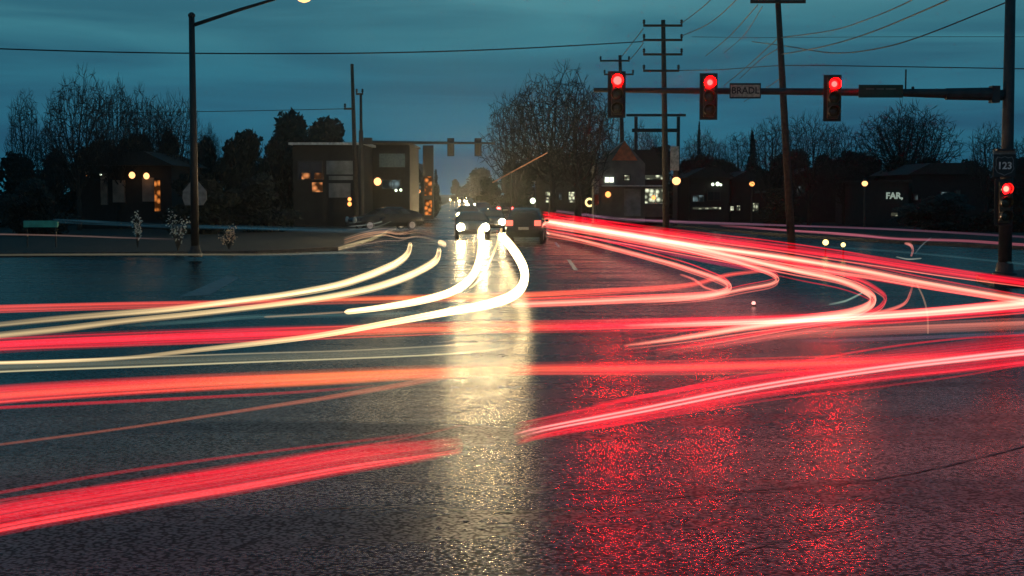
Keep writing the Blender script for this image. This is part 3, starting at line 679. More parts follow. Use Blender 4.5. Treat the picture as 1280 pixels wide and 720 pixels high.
wire('overhead wire spanning the sky above the left trees', [(-60, 58, 62), (0, 61, 62), (160, 65.5, 63), (320, 67, 64), (480, 66, 66), (640, 61, 70), (804, 52, 84.5)], .03)
wire('faint level overhead wire just left of the tall bare utility pole', [(120, 141, 90), (250, 139.5, 92), (340, 138, 94), (431, 136, 95.5)], .022)
wire('wire rising steeply right from the top crossarm of the four armed pole', [(852, 29, 84.8), (888, 0, 60), (930, -60, 42)], .022)
wire('wire curving up right from the second crossarm of the four armed pole', [(852, 45, 84.8), (885, 30, 70), (920, 0, 58), (950, -40, 50)], .022)
wire('wire linking the four armed pole to the farther pole, upper one', [(776, 72, 112), (790, 54, 98), (804, 36, 84.8)], .028)
wire('wire linking the four armed pole to the farther pole, lower one', [(786, 76, 112), (795, 66, 98), (804, 54, 84.8)], .028)
wire('slanting wire below the top crossarm of the leaning pole, left one', [(882, 70, 84), (912, 45, 70), (947, 6, 58)], .022)
wire('slanting wire below the top crossarm of the leaning pole, right one', [(905, 66, 84), (930, 44, 70), (953, 8, 58)], .016)
wire('steep wire reaching the leaning pole from above the pale street name sign', [(905, 107, 84), (935, 82, 72), (972, 48, 58)], .022)
wire('second steep wire joining the leaning pole a little lower', [(925, 98, 84), (950, 75, 70), (974, 60, 58)], .022)
wire('uppermost wire sweeping right from the leaning pole to the top edge', [(975, 47, 58), (1040, 38, 52), (1090, 22, 46), (1140, 0, 41), (1180, -24, 37)], .019)
wire('middle wire sweeping right from the leaning pole to the top edge', [(976, 68, 58), (1030, 58, 52), (1090, 40, 46), (1185, 0, 38), (1220, -18, 36)], .022)
wire('sagging lowest wire passing behind the mast pole on its way up right', [(940, 52, 70), (985, 58, 58), (1040, 66, 54), (1090, 62, 50), (1150, 46, 46), (1265, 0, 42), (1300, -16, 41)], .022)
wire('nearly level wire behind the mast running to the right edge', [(848, 88, 85), (900, 87, 80), (980, 82, 72), (1100, 83, 68), (1280, 86, 64), (1340, 87, 62)], .024)
wire('thin level wire high above the red light nearest the mast pole', [(865, 46, 90), (960, 47, 85), (1120, 46, 80), (1340, 46, 76)], .014)
wire('short wire sloping down left from the leaning pole behind the arm', [(930, 127, 84), (955, 112, 70), (978, 96, 58)], .018)

# ------------------------------------------------------------------ buildings
def ground_z(D): return .14
def bld(name, label, cat, x0, x1, ytop, D, depth, wallmat, group=None):
    a = P(x0, ytop, D); b = P(x1, ytop, D)
    o = empty(name, ((a.x+b.x)/2, D, .14), label, cat, group)
    W = b.x-a.x; Hh = a.z-.14
    m = MB(); m.box((0, depth/2, Hh/2), (W, depth, Hh)); m.build('wall', wallmat, o)
    return o, W, Hh
def pan(o, name, mat, x0, x1, y0, y1, D, out_=.05, th=.06, frame=None):
    a = P(x0, y1, D-out_)-o.location; b = P(x1, y0, D-out_)-o.location
    c = (a+b)/2; w_, h_ = b.x-a.x, b.z-a.z
    m = MB(); m.box((c.x, c.y+th/2, c.z), (w_, th, h_)); p = m.build(name, mat, o)
    if frame:
        m = MB(); t = .07
        m.box((c.x, c.y-.01, c.z+h_/2+t/2), (w_+2*t, .12, t)); m.box((c.x, c.y-.01, c.z-h_/2-t/2), (w_+2*t, .12, t))
        m.box((c.x-w_/2-t/2, c.y-.01, c.z), (t, .12, h_)); m.box((c.x+w_/2+t/2, c.y-.01, c.z), (t, .12, h_))
        m.box((c.x, c.y-.012, c.z), (t*.6, .06, h_))
        m.build('frame', frame, p)
    return p
def lamp_on(o, x, y, D, r, mat, name='wall_lamp', out_=.3):
    c = P(x, y, D-out_)-o.location
    m = MB(); m.lathe(c, [(r*.3, -r), (r*.8, -r*.6), (r, 0), (r*.8, r*.6), (r*.3, r)], 12); l = m.build(name, mat, o, smooth=True)
    m = MB(); m.box(c+Vector((0, out_/2+.05, r+.03)), (r*1.6, out_, .05)); m.build('hood', M['darksteel'], l)
    return l
# left: flat roofed shop in two blocks
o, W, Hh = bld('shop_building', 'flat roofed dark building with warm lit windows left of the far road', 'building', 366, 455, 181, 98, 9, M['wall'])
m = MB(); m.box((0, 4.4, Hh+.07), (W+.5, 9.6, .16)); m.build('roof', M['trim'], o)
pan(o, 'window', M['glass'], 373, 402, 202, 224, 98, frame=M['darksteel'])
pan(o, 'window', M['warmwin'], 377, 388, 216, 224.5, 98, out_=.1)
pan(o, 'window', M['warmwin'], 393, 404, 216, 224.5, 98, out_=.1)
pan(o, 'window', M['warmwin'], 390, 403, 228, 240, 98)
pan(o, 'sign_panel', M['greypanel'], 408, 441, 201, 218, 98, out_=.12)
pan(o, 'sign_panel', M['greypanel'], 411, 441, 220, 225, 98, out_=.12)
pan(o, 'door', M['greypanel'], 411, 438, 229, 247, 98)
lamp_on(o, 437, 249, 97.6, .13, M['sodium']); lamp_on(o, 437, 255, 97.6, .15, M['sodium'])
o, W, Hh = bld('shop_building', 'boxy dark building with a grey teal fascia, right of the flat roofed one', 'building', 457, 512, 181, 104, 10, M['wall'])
m = MB(); m.box((0, 4.9, Hh+.06), (W+.3, 10.4, .14)); m.build('roof', M['roof'], o)
pan(o, 'fascia', simple('teal_grey_fascia', (.16, .24, .24)), 474, 506, 192, 209, 104, out_=.15)
pan(o, 'downpipe', M['trim'], 457.5, 460, 186, 205, 104, out_=.2); pan(o, 'downpipe', M['trim'], 463, 464.5, 186, 205, 104, out_=.2)
lamp_on(o, 472, 227, 103.6, .28, M['sodiumhot']); lamp_on(o, 495, 238, 103.6, .1, M['coolbulb']); lamp_on(o, 501, 237.5, 103.6, .1, M['coolbulb'])
pan(o, 'window', M['dimwin'], 478, 500, 225, 236, 104, frame=M['darksteel'])
# farther row on the left kerb
for (x0, x1, y, D, lab) in ((514, 527, 222, 150, 'narrow dark building behind the boxy one on the left of the far road'), (524, 541, 232, 210, 'distant low building at the left end of the far road')):
    o, W, Hh = bld('roadside_building', lab, 'building', x0, x1, y, D, 14, M['wall'])
    m = MB(); m.prism([(-W/2-.3, Hh), (0, Hh+1.6), (W/2+.3, Hh)], -.3, 14.3); m.build('roof', M['roof'], o)
    for q in range(3): pan(o, 'window', M['palewin'] if q else M['warmwin'], x0+1.5+q*3.6, x0+3.6+q*3.6, y+4+q, y+7+q, D)
    lamp_on(o, x0+9, y+17, D, .22, M['sodiumhot']); lamp_on(o, x0+3, y+20, D, .16, M['coolbulb'])
    pan(o, 'window', M['dimwin'], x0+8, x0+12, y+10, y+14, D)
s = empty('pylon_sign', (P(535.5, 262, 120).x, 120, .14), 'amber lit upright pylon sign on the left kerb of the far road', 'sign')
m = MB(); m.box((0, 0, 3.2), (.9, .3, 6.2)); m.build('frame', M['darksteel'], s, bevel=.03)
m = MB(); m.box((0, -.17, 2.9), (.62, .05, 1.6)); m.build('lit_panel', M['amber'], s); m = MB(); m.box((0, -.17, 1.1), (.62, .05, 1.3)); m.build('lit_panel', M['amber'], s)
# left: house with porch lamps
o, W, Hh = bld('porch_house', 'dark house on the far left with pale columns and two warm porch lamps', 'house', 98, 214, 207, 92, 9, M['wall'])
m = MB(); m.prism([(-W/2-.4, Hh), (-W/2+1.5, Hh+.9), (W/2-1.5, Hh+.9), (W/2+.4, Hh)], -1.2, 9.4); m.build('roof', M['roof'], o)
for (x0, x1, y0, y1, n_) in ((126, 133, 215, 256, 'column'), (141, 155, 225, 253, 'garage_door'), (178, 192, 222, 252, 'door'), (107, 111, 214, 222, 'shutter')):
    pan(o, n_, M['wallpale'], x0, x1, y0, y1, 92, out_=.3, th=.28)
pan(o, 'glowing_edge', M['amber'], 193.5, 199.5, 225, 264, 92, out_=1.0, th=.1)  # strip glows by itself, in place of lamp light on the edge
lamp_on(o, 165, 219, 91.5, .21, M['sodiumhot']); lamp_on(o, 183, 220, 91.5, .2, M['sodiumhot']); lamp_on(o, 109, 219, 91.5, .07, M['sodium'])
lamp_on(o, 126, 218, 91.5, .07, M['coolbulb'])
# low teal sign at the left verge
s = empty('low_sign', (P(51, 280, 60).x, 60, .14), 'low teal panel standing on the left verge', 'sign')
m = MB(); m.box((0, 0, .98), (1.45, .06, .28)); m.build('panel', M['tealplate'], s, bevel=.01)
box_part('leg', M['darksteel'], s, (-.6, .05, .5), (.04, .04, 1.)); box_part('leg', M['darksteel'], s, (.6, .05, .5), (.04, .04, 1.))
# right: gabled building
GD = 110
o, W, Hh = bld('gabled_building', 'small gabled building with an orange triangular gable and lit windows', 'building', 752, 836, 212, GD, 12, M['wall'])
cx = P(779, 200, GD).x-o.location.x; z0 = P(779, 205, GD).z-.14; z1 = P(779, 177, GD).z-.14
m = MB(); m.prism([(cx-2.3, .0), (cx+1.6, .0), (cx+1.6, z0), (cx, z1), (cx-2.3, z0-.2)], -1.0, 2.0); m.build('front_bay', M['wall2'], o)
m = MB(); m.prism([(cx-.95, z0+.25), (cx+1., z0+.25), (cx+.03, z1+.05)], -1.1, -1.02); m.build('gable_panel', M['orange'], o)
m = MB(); m.prism([(-W/2-.3, Hh), (-W/2+1, Hh+1.6), (W/2-1, Hh+1.6), (W/2+.3, Hh)], 2.1, 12.3); m.build('roof', M['roof'], o)
pan(o, 'window', lamp_mat('bright_pale_window', (.9, .95, .72), 2.2), 756, 767, 221.5, 228, GD, out_=1.3, frame=M['trim'])
pan(o, 'window', M['palewin'], 780, 787, 219, 225, GD, out_=1.3, frame=M['darksteel']); pan(o, 'window', M['palewin'], 789, 802, 219, 224, GD, frame=M['darksteel'])
pan(o, 'garage_door', M['greypanel'], 780, 801, 236, 270, GD, out_=1.3)
pan(o, 'display_window', M['palewin'], 806, 833, 236, 254, GD, frame=M['trim']); pan(o, 'apron_wall', M['wall2'], 805, 834, 256, 271, GD)
pan(o, 'shop_front', M['wall2'], 751, 766, 240, 272, GD, out_=1.2, th=.2)
pan(o, 'window', M['palewin'], 806, 832, 219, 224, GD, frame=M['darksteel']); pan(o, 'canopy', M['trim'], 753, 834, 231.5, 233, GD, out_=2.2, th=2.0)
lamp_on(o, 760, 243, GD-1.4, .22, M['sodium']); lamp_on(o, 817, 247, GD, .16, M['sodium'])
# pylon sign
s = empty('pylon_sign', (P(844, 270, 100).x, 100, .14), 'tall narrow pale pylon sign with a warm lamp, right of the gabled building', 'sign')
rr = lambda p: Vector(p)-s.location
a = rr(P(838, 213, 100)); b = rr(P(848.5, 183, 100))
m = MB(); m.box(((a.x+b.x)/2, 0, (a.z+b.z)/2), (b.x-a.x, .3, b.z-a.z)); m.build('panel', simple('pylon_face', (.34, .33, .3), scale=5, var=.5), s)
m = MB(); m.box((0, .1, a.z/2), (.3, .16, a.z)); m.build('post', M['darksteel'], s)
m = MB(); m.lathe(rr(P(845.5, 226, 99.6)), [(.1, -.28), (.26, -.15), (.3, 0), (.26, .15), (.1, .25)], 12); m.build('lamp', M['sodiumhot'], s, smooth=True)
# dark gantry frame behind the poles
s = empty('billboard_frame', (P(815, 262, 120).x, 120, .14), 'empty dark gantry frame behind the four armed utility pole', 'gantry')
rr = lambda p: Vector(p)-s.location
m = MB(); a = rr(P(783, 144, 120)); b = rr(P(857, 144, 120)); m.box((a+b)/2, ((b-a).length, .4, .2)); m.build('beam', M['darksteel'], s)
for x in (848, 795):
    q = rr(P(x, 146, 120)); m = MB(); m.box((q.x, 0, q.z/2), (.26, .26, q.z)); m.build('post', M['darksteel'], s)
m = MB(); a = rr(P(790, 163, 120)); b = rr(P(848, 163, 120)); m.box((a+b)/2, ((b-a).length, .2, .3)); m.build('cross_beam', M['roof'], s)
# houses along the right verge
def house(label, x0, x1, yt, D, wins, mat=None, lamps=()):
    o, W, Hh = bld('house', label, 'house', x0, x1, yt, D, 10, mat or M['wall'], 'dark houses along the right side')
    m = MB(); m.prism([(-W/2-.4, Hh), (-W/2+1.2, Hh+.8), (W/2-1.2, Hh+.8), (W/2+.4, Hh)], -.5, 10.5); m.build('roof', M['roof'], o)
    for (a, b, c, d, mt) in wins: pan(o, 'window', M[mt], a, b, c, d, D, frame=M['darksteel'])
    for (x, y, r, mt) in lamps: lamp_on(o, x, y, D, r, M[mt])
    return o
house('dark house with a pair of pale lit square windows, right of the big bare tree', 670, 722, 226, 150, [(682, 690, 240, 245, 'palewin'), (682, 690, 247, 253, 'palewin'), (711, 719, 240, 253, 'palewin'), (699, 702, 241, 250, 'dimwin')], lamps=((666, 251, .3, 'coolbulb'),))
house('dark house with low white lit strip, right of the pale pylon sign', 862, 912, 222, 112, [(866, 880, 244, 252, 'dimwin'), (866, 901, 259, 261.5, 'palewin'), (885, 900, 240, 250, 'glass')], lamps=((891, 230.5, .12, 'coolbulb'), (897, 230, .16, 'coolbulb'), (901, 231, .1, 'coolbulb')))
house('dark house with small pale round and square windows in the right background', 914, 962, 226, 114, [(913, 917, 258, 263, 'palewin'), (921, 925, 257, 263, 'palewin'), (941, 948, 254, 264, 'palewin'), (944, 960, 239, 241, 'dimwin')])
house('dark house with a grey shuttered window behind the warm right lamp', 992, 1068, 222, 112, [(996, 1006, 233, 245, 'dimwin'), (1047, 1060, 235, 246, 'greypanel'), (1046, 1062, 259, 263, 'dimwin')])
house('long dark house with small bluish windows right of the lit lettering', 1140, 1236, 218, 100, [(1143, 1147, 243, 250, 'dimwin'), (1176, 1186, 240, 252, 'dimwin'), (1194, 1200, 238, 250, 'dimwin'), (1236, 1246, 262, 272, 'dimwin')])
o, W, Hh = bld('shop_building', 'dark shop with small white backlit lettering in the right background', 'building', 1082, 1136, 228, 98, 9, M['wall'])
m = MB(); m.box((0, 4.4, Hh+.07), (W+.4, 9.4, .16)); m.build('roof', M['roof'], o)
text_part('lettering', 'FAR,', .6, M['letter'], o, P(1118, 245, 97.8)-o.location, bold=.02, depth=.03)
pan(o, 'window', M['palewin'], 1114, 1122, 266, 270, 98)
# warm round sign and small pillar by the road
s = empty('round_sign', (P(737, 270, 118).x, 118, .14), 'round yellow lit sign ring on a short post near the gabled building', 'sign')
q = P(737, 253, 118)-s.location
m = MB(); n = 20; m.tube([q+Vector((math.cos(2*PI*k/n)*.3, 0, math.sin(2*PI*k/n)*.3)) for k in range(n+1)], .09, 6); m.build('ring', lamp_mat('yellow_ring', (1, .75, .3), 2.), s)
m = MB(); m.tube([(0, 0, 0), (0, 0, q.z-.3)], .05, 6); m.build('post', M['steel'], s)
s = empty('banner_post', (P(746, 272, 108).x, 108, .14), 'slim post with a pale and red banner beside the round lit sign', 'banner')
q = P(746, 226, 108)-s.location
m = MB(); m.tube([(0, .05, 0), (0, .05, q.z)], .06, 8); m.build('post', M['steel'], s)
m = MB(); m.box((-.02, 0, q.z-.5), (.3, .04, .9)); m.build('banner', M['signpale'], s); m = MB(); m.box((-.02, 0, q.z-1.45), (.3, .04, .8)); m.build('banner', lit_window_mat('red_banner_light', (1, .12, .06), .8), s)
# small street lamps of the background
def small_lamp(label, x, y, D, r=.2, mat=None):
    q = P(x, y, D); o = empty('street_lamp', (q.x, D, .14), label, 'street lamp', 'small warm street lamps in the background')
    m = MB(); m.tube([(0, 0, 0), (0, 0, q.z-.3)], [.09, .06], 8); m.build('pole', M['darksteel'], o)
    m = MB(); m.lathe((0, 0, q.z-.14), [(r*.4, -r*.8), (r*.85, -r*.4), (r, 0), (r*.85, r*.5), (r*.4, r*.8)], 12); m.build('lamp_globe', mat or M['sodium'], o, smooth=True)
    m = MB(); m.lathe((0, 0, q.z-.14+r*.82), [(r*.9, 0), (r*.5, .1), (.03, .16)], 12); m.build('cap', M['darksteel'], o)
small_lamp('small amber street lamp between the two right background houses', 940, 230, 105)
small_lamp('small warm street lamp left of the white backlit lettering', 1081, 229.5, 92, .2, M['sodiumhot'])

# slanted barrier arm catching lamp light above the outgoing cars
s = empty('barrier_arm', P(616, 228, 96), 'slanted striped arm catching lamp light in front of the big bare tree', 'barrier')
q0 = Vector((0, 0, 0)); q1 = P(684, 191, 88)-s.location
m = MB(); m.tube([q0, q1], [.05, .035], 8); m.build('arm', simple('pale_orange_arm', (.3, .13, .08), scale=4), s)
m = MB(); m.tube([q1*.35, Vector((q1.x*.35, 0, -s.location.z))], .06, 8); m.build('post', M['darksteel'], s)

# ------------------------------------------------------------------ cars
def make_car(name, label, paint, front=True, lm=None, tm=None, group=None, suv=False):
    """nose points to -y (towards the viewer) when front, else tail points to -y"""
    o = empty(name, (0, 0, 0), label, 'car', group)
    hgt = 1.72 if suv else 1.45; Ln = 4.6; hw = .92
    sgn = 1 if front else -1
    # side profile stations along length: (y, lower z, belt z, roof z, half width belt, half width roof)
    st = [(-2.3, .42, .66, .66, .72, .70), (-2.2, .3, .74, .78, .84, .80), (-1.7, .27, .86, .9, .90, .82), (-1.0, .26, .93, .97, .92, .84),
          (-.45, .26, .95, hgt-.12, .92, .66), (.1, .26, .96, hgt, .92, .66), (.9, .26, .97, hgt-.02, .92, .65),
          (1.55, .27, .99, (hgt-.12 if suv else 1.18), .91, .66), (2.05, .3, 1.0, (1.2 if suv else 1.06), .88, .72), (2.28, .4, .92, .95, .8, .72)]
    vs = []; n = 10
    for (y, lo, be, ro, wb, wr) in st:
        ring = [(-wb*.92, lo), (-wb, (lo+be)/2), (-wb*.985, be), (-wr, max(be+.01, ro-.05)), (-wr*.55, ro), (wr*.55, ro), (wr, max(be+.01, ro-.05)), (wb*.985, be), (wb, (lo+be)/2), (wb*.92, lo)]
        vs += [(x, y*sgn, z) for x, z in ring]
    fs = []
    for i in range(len(st)-1):
        for k in range(n): fs.append((i*n+k, i*n+(k+1) % n, (i+1)*n+(k+1) % n, (i+1)*n+k))
    fs += [tuple(range(n)), tuple((len(st)-1)*n+k for k in range(n))]
    m = MB(); m.add(vs, fs); m.build('body', paint, o, smooth=True, bevel=0)
    def quad(name, pts, mat):
        m = MB(); p = [Vector((x, y*sgn, z)) for x, y, z in pts]
        nrm = (p[1]-p[0]).cross(p[2]-p[0]).normalized()
        cen = sum(p, Vector())/len(p)
        if nrm.dot(cen-Vector((0, 0, .7))) < 0: nrm = -nrm
        m.add([q+nrm*.012 for q in p]+[q-nrm*.02 for q in p], [(0, 1, 2, 3), (7, 6, 5, 4), (0, 4, 5, 1), (1, 5, 6, 2), (2, 6, 7, 3), (3, 7, 4, 0)])
        return m.build(name, mat, o)
    quad('windscreen', [(-.74, -.95, 1.0), (.74, -.95, 1.0), (.58, -.5, hgt-.16), (-.58, -.5, hgt-.16)], M['glass'])
    if suv: quad('rear_window', [(-.7, 2.02, 1.12), (.7, 2.02, 1.12), (.6, 1.62, hgt-.16), (-.6, 1.62, hgt-.16)], M['glass'])
    else: quad('rear_window', [(-.7, 1.98, 1.1), (.7, 1.98, 1.1), (.58, 1.2, hgt-.16), (-.58, 1.2, hgt-.16)], M['glass'])
    for s_ in (-1, 1):
        quad('side_window', [(s_*.9, -.6, 1.0), (s_*.9, 1.3, 1.02), (s_*.69, 1.0, hgt-.15), (s_*.69, -.3, hgt-.15)], M['glass'])
        for y in (-1.4, 1.4):
            m = MB(); m.lathe((s_*.82, y*sgn, .33), [(.24, -.1), (.32, -.09), (.335, 0), (.32, .09), (.24, .1)], 18, 'X'); wl = m.build('tyre', M['tyre'], o, smooth=True)
            m = MB(); m.lathe((s_*.82, y*sgn, .33), [(.05, -.112), (.2, -.105), (.22, 0), (.2, .105), (.05, .112)], 12, 'X'); m.build('rim', M['rim'], wl)
        m = MB(); m.lathe((s_*.64, -2.3*sgn, .66), [(.19, .08*sgn), (.2, 0), (.16, -.05*sgn), (.02, -.07*sgn)], 14, 'Y'); m.build('headlight', (lm or M['headlight']) if front else M['signwhite'], o, smooth=True)
        m = MB(); m.box((s_*.68, 2.26*sgn, .88 if not suv else .98), (.32, .1, .16 if not suv else .26)); m.build('taillight', (tm or M['taillight']) if not front else M['darklens'], o, bevel=.03)
        m = MB(); m.box((s_*1.0, -.62*sgn, 1.05), (.18, .1, .13)); m.build('mirror', paint, o, bevel=.03)
    m = MB(); m.box((0, -2.31*sgn, .42), (1.3, .06, .18)); m.build('grille', M['darksteel'], o, bevel=.01)
    m = MB(); m.box((0, 2.31*sgn, .72), (.52, .03, .13)); m.build('number_plate', M['signpale'], o, bevel=.005)
    return o
def place(o, px, D, rz=0.):
    o.location = (P(px, 300, D).x, D, 0); o.rotation_euler.z = rz
c1 = make_car('oncoming_car', 'nearest oncoming car with glaring headlights on the far road', M['car'], True, group='oncoming cars with headlights on'); place(c1, 590, 76, R(3))
c2 = copy_tree(c1); c2['label'] = 'second oncoming car half hidden right behind the nearest one'; place(c2, 613, 90, R(3))
fc = make_car('oncoming_car', 'far oncoming car at the crest, left one of the distant pair of glares', M['car'], True, M['farhead'], group='oncoming cars with headlights on'); place(fc, 590, 230, 0)
for (x, D, lab) in ((600, 250, 'far oncoming car at the crest, brightest of the distant glares'), (578, 330, 'tiny oncoming car with dim headlights at the left of the crest'), (566, 420, 'tiniest oncoming car at the horizon end of the far road'), (585, 118, 'oncoming car following the nearest two, left of them'), (603, 150, 'oncoming car following in the right file, low in the glare'), (604, 190, 'oncoming car just behind the half hidden one, low in the glare'),
                     (588, 300, 'oncoming car in the middle of the distant queue'), (597, 360, 'oncoming car in the right file of the distant queue'), (574, 520, 'faint oncoming car at the left end of the horizon lights'), (585, 600, 'faint oncoming car in the middle of the horizon lights')):
    k = copy_tree(fc); k['label'] = lab; place(k, x, D)
sv = make_car('parked_suv', 'dark car seen from behind where the red trails begin', M['car'], False, tm=M['taillight'], suv=True); place(sv, 658, 71, R(-4)); sv.name = 'dark_suv'
rc = make_car('outgoing_car', 'outgoing car with red tail lights in front of the dark suv', M['car'], False, tm=M['fartail'], group='outgoing cars on the far road'); place(rc, 630, 150, R(4))
for (x, D, lab) in ((624, 210, 'smaller outgoing car with red tail lights farther up the road'), (617, 300, 'tiny outgoing car with red tail lights near the crest')):
    k = copy_tree(rc); k['label'] = lab; place(k, x, D)
# parked car by the left kerb (pale glints)
pc = make_car('parked_car', 'parked grey car at the left kerb in front of the boxy building', M['car'], True, simple('unlit_headlamp', (.5, .5, .45), rough=.2)); place(pc, 482, 88, R(-62))
pc.location.z = .14
# two little traffic cones' lamps and a moving light's blob on the right road
def beacon(label, x, y, z, r, mat, cat='marker lamp', name='marker_lamp'):
    q = G(x, y, z); o = empty(name, (q.x, q.y, 0), label, cat)
    m = MB(); m.lathe((0, 0, 0), [(.05, 0), (.05, .02), (.03, .03), (.03, z-r)], 10); m.build('stand', M['darksteel'], o)
    m = MB(); m.lathe((0, 0, z), [(r*.4, -r*.9), (r*.85, -r*.5), (r, 0), (r*.85, r*.5), (r*.4, r*.9)], 12); m.build('lamp', mat, o, smooth=True); return o
yl = lamp_mat('amber_marker_glow', (1, .72, .25), 3.0)
beacon('larger amber marker lamp on the dark road right of the hairpins', 1032, 303, .5, .12, yl)
beacon('smaller amber marker lamp just right of the larger one', 1054, 306, .5, .09, yl)
beacon('pink blob of moving light inside the middle hairpin, made as a lamp', 942, 379, .06, .045, lamp_mat('pink_moving_glow', (1, .35, .3), 2.5))  # trace of a moving light, built as a small lamp on a stand

# ------------------------------------------------------------------ trees
from mathutils.kdtree import KDTree
def branch_tree(seed, rx, zc, rz, fork, natt=2600, step=.24):
    """bare crown grown towards points scattered in an uneven envelope; 10 units tall"""
    rnd = random.Random(seed); att = []
    while len(att) < natt:
        v = Vector((rnd.uniform(-1, 1), rnd.uniform(-1, 1), rnd.uniform(-1, 1)))
        if v.length > 1 or (v.length < .45 and rnd.random() < .5): continue
        lump = .78+.34*mnoise.noise(v.normalized()*1.9+Vector((seed, 0, 0)))
        p = Vector((v.x*rx*lump, v.y*rx*lump, zc+v.z*rz*lump))
        if p.z > fork*.8: att.append(p)
    nodes = [Vector((0, 0, 0))]; par = [-1]; rnd.shuffle(att)
    z = 0
    while z < fork:
        z += step; q = nodes[-1]+Vector((rnd.uniform(-.04, .04), rnd.uniform(-.04, .04), step)); nodes.append(q); par.append(len(nodes)-2)
    for it in range(90):
        kd = KDTree(len(nodes))
        for k, q in enumerate(nodes): kd.insert(q, k)
        kd.balance()
        pull = {}
        keep = []
        for a in att:
            co, k, d = kd.find(a)
            if d < .3: continue
            keep.append(a)
            if d < 2.6: pull.setdefault(k, []).append((a-co).normalized())
        att = keep
        if not pull or (it > 30 and len(keep) < 12): break
        added = 0
        for k, vs in pull.items():
            d = sum(vs, Vector())
            if d.length < .05: continue
            d = (d.normalized()+Vector((rnd.uniform(-1, 1), rnd.uniform(-1, 1), rnd.uniform(-.4, .9)))*.13).normalized()
            if par[k] >= 0: d = (d+(nodes[k]-nodes[par[k]]).normalized()*.55).normalized()
            q = nodes[k]+d*step
            if kd.find(q)[2] < step*.72: continue
            nodes.append(q); par.append(k); added += 1
        if len(nodes) > 6500: break
    n = len(nodes); kids_ = [0]*n; rad = [0.]*n
    for k in range(n-1, 0, -1):
        if rad[k] == 0: rad[k] = .015**2.1
        rad[par[k]] += rad[k]; kids_[par[k]] += 1
    rr = [max(.015, x**(1/2.1)) for x in rad]
    tk = MB(); cr_ = MB()
    nf = int(fork/step)+1
    tk.tube(nodes[:nf+1], [min(.3, rr[k]*(1.25 if k == 0 else 1)) for k in range(nf+1)], 8, cap=False)
    for k in range(nf+1, n):
        a, b = nodes[par[k]], nodes[k]
        cr_.tube([a, b], [min(.24, rr[k]*1.08), min(.24, rr[k])], 5 if rr[k] > .06 else 3, cap=False)
        if kids_[k] == 0 or rnd.random() < .55:
            for j in range(3 if kids_[k] == 0 else 1):
                d = ((b-a).normalized()+Vector((rnd.uniform(-1, 1), rnd.uniform(-1, 1), rnd.uniform(-.5, 1)))*.65).normalized()*rnd.uniform(.3, .75)
                cr_.tube([b, b+d], [.017, .009], 3, cap=False)
    zmax = max(v[2] for v in cr_.v); sc_ = 10./zmax
    for m in (tk, cr_): m.v = [(x*sc_, y*sc_, z*sc_) for x, y, z in m.v]
    return tk, cr_
protos = []
def bare(idx, name='bare_tree'):
    return protos[idx]
for i, (sd_, rx_, zc_, rz_, fk_) in enumerate(((3, 3.0, 6.0, 4.2, 1.8), (11, 5.2, 5.9, 4.6, 1.5), (23, 3.4, 5.6, 4.7, 1.0), (41, 5.0, 5.6, 4.5, 1.6))):
    tk, cr_ = branch_tree(sd_, rx_, zc_, rz_, fk_)
    o = empty('bare_tree', (0, 0, 0), 'x', 'tree', 'leafless trees on both sides of the road')
    tk.build('trunk', M['bark'], o); cr_.build('crown', M['bark'], o); print('CROWN', len(cr_.f))
    xs = [v[0] for v in cr_.v]; protos.append([o, False, max(xs)-min(xs)])
def put_tree(i, x, ytop, D, width_px, label, rz=0.):
    pr = protos[i]
    if pr[1]: o = copy_tree(pr[0])
    else: o = pr[0]; pr[1] = True
    o['label'] = label
    h = P(x, ytop, D).z-.14; s = h/10.
    sx = (width_px*D/FPX)/pr[2]
    o.location = (P(x, 250, D).x, D, .14); o.scale = (sx, sx, s); o.rotation_euler.z = rz
    return o
put_tree(0, 30, 108, 112, 52, 'slender leafless tree at the far left edge')
put_tree(1, 98, 76, 88, 120, 'largest leafless tree on the left, with a wide open crown', 1.)
put_tree(3, 148, 90, 92, 92, 'leafless tree directly right of the largest left one', 2.)
put_tree(1, 186, 100, 96, 92, 'dense leafless tree second left of the street lamp pole', 3.1)
put_tree(3, 220, 108, 98, 84, 'leafless tree whose crown touches the street lamp pole on its left', .4)
put_tree(3, 262, 148, 110, 44, 'low leafless tree just right of the street lamp pole', 1.8)
put_tree(3, 66, 150, 90, 90, 'short leafless tree below the largest left one', 4.)
put_tree(1, 690, 72, 108, 170, 'biggest leafless tree right of the far road, its crown left of the red lights', .3)
put_tree(3, 645, 104, 120, 100, 'leafless tree leaning over the far road', 2.2)
put_tree(0, 722, 98, 104, 110, 'leafless tree in front of the biggest right one', 4.4)
put_tree(2, 752, 128, 125, 80, 'leafless tree behind the brightest traffic light', 1.1)
put_tree(1, 808, 148, 130, 80, 'low leafless tree behind the gantry frame', 2.7)
put_tree(3, 880, 158, 118, 80, 'low leafless tree under the second red light', 1.9)
put_tree(2, 925, 162, 122, 64, 'low leafless tree under the pale street name sign', 5.)
put_tree(0, 962, 142, 104, 70, 'leafless tree left of the leaning utility pole', .9)
put_tree(3, 1012, 134, 100, 96, 'leafless tree right of the leaning utility pole', 3.3)
put_tree(2, 1056, 150, 104, 66, 'narrow leafless tree below the red light nearest the mast pole', 4.2)
put_tree(3, 1132, 120, 113, 150, 'round wide leafless tree under the dark green sign', .6)
put_tree(1, 1130, 128, 116, 120, 'second leafless crown inside the round wide one', 3.9)
put_tree(0, 1232, 150, 90, 62, 'thin leafless tree left of the mast pole', 5.4)
put_tree(1, 1292, 150, 96, 84, 'leafless tree at the far right edge', 2.)

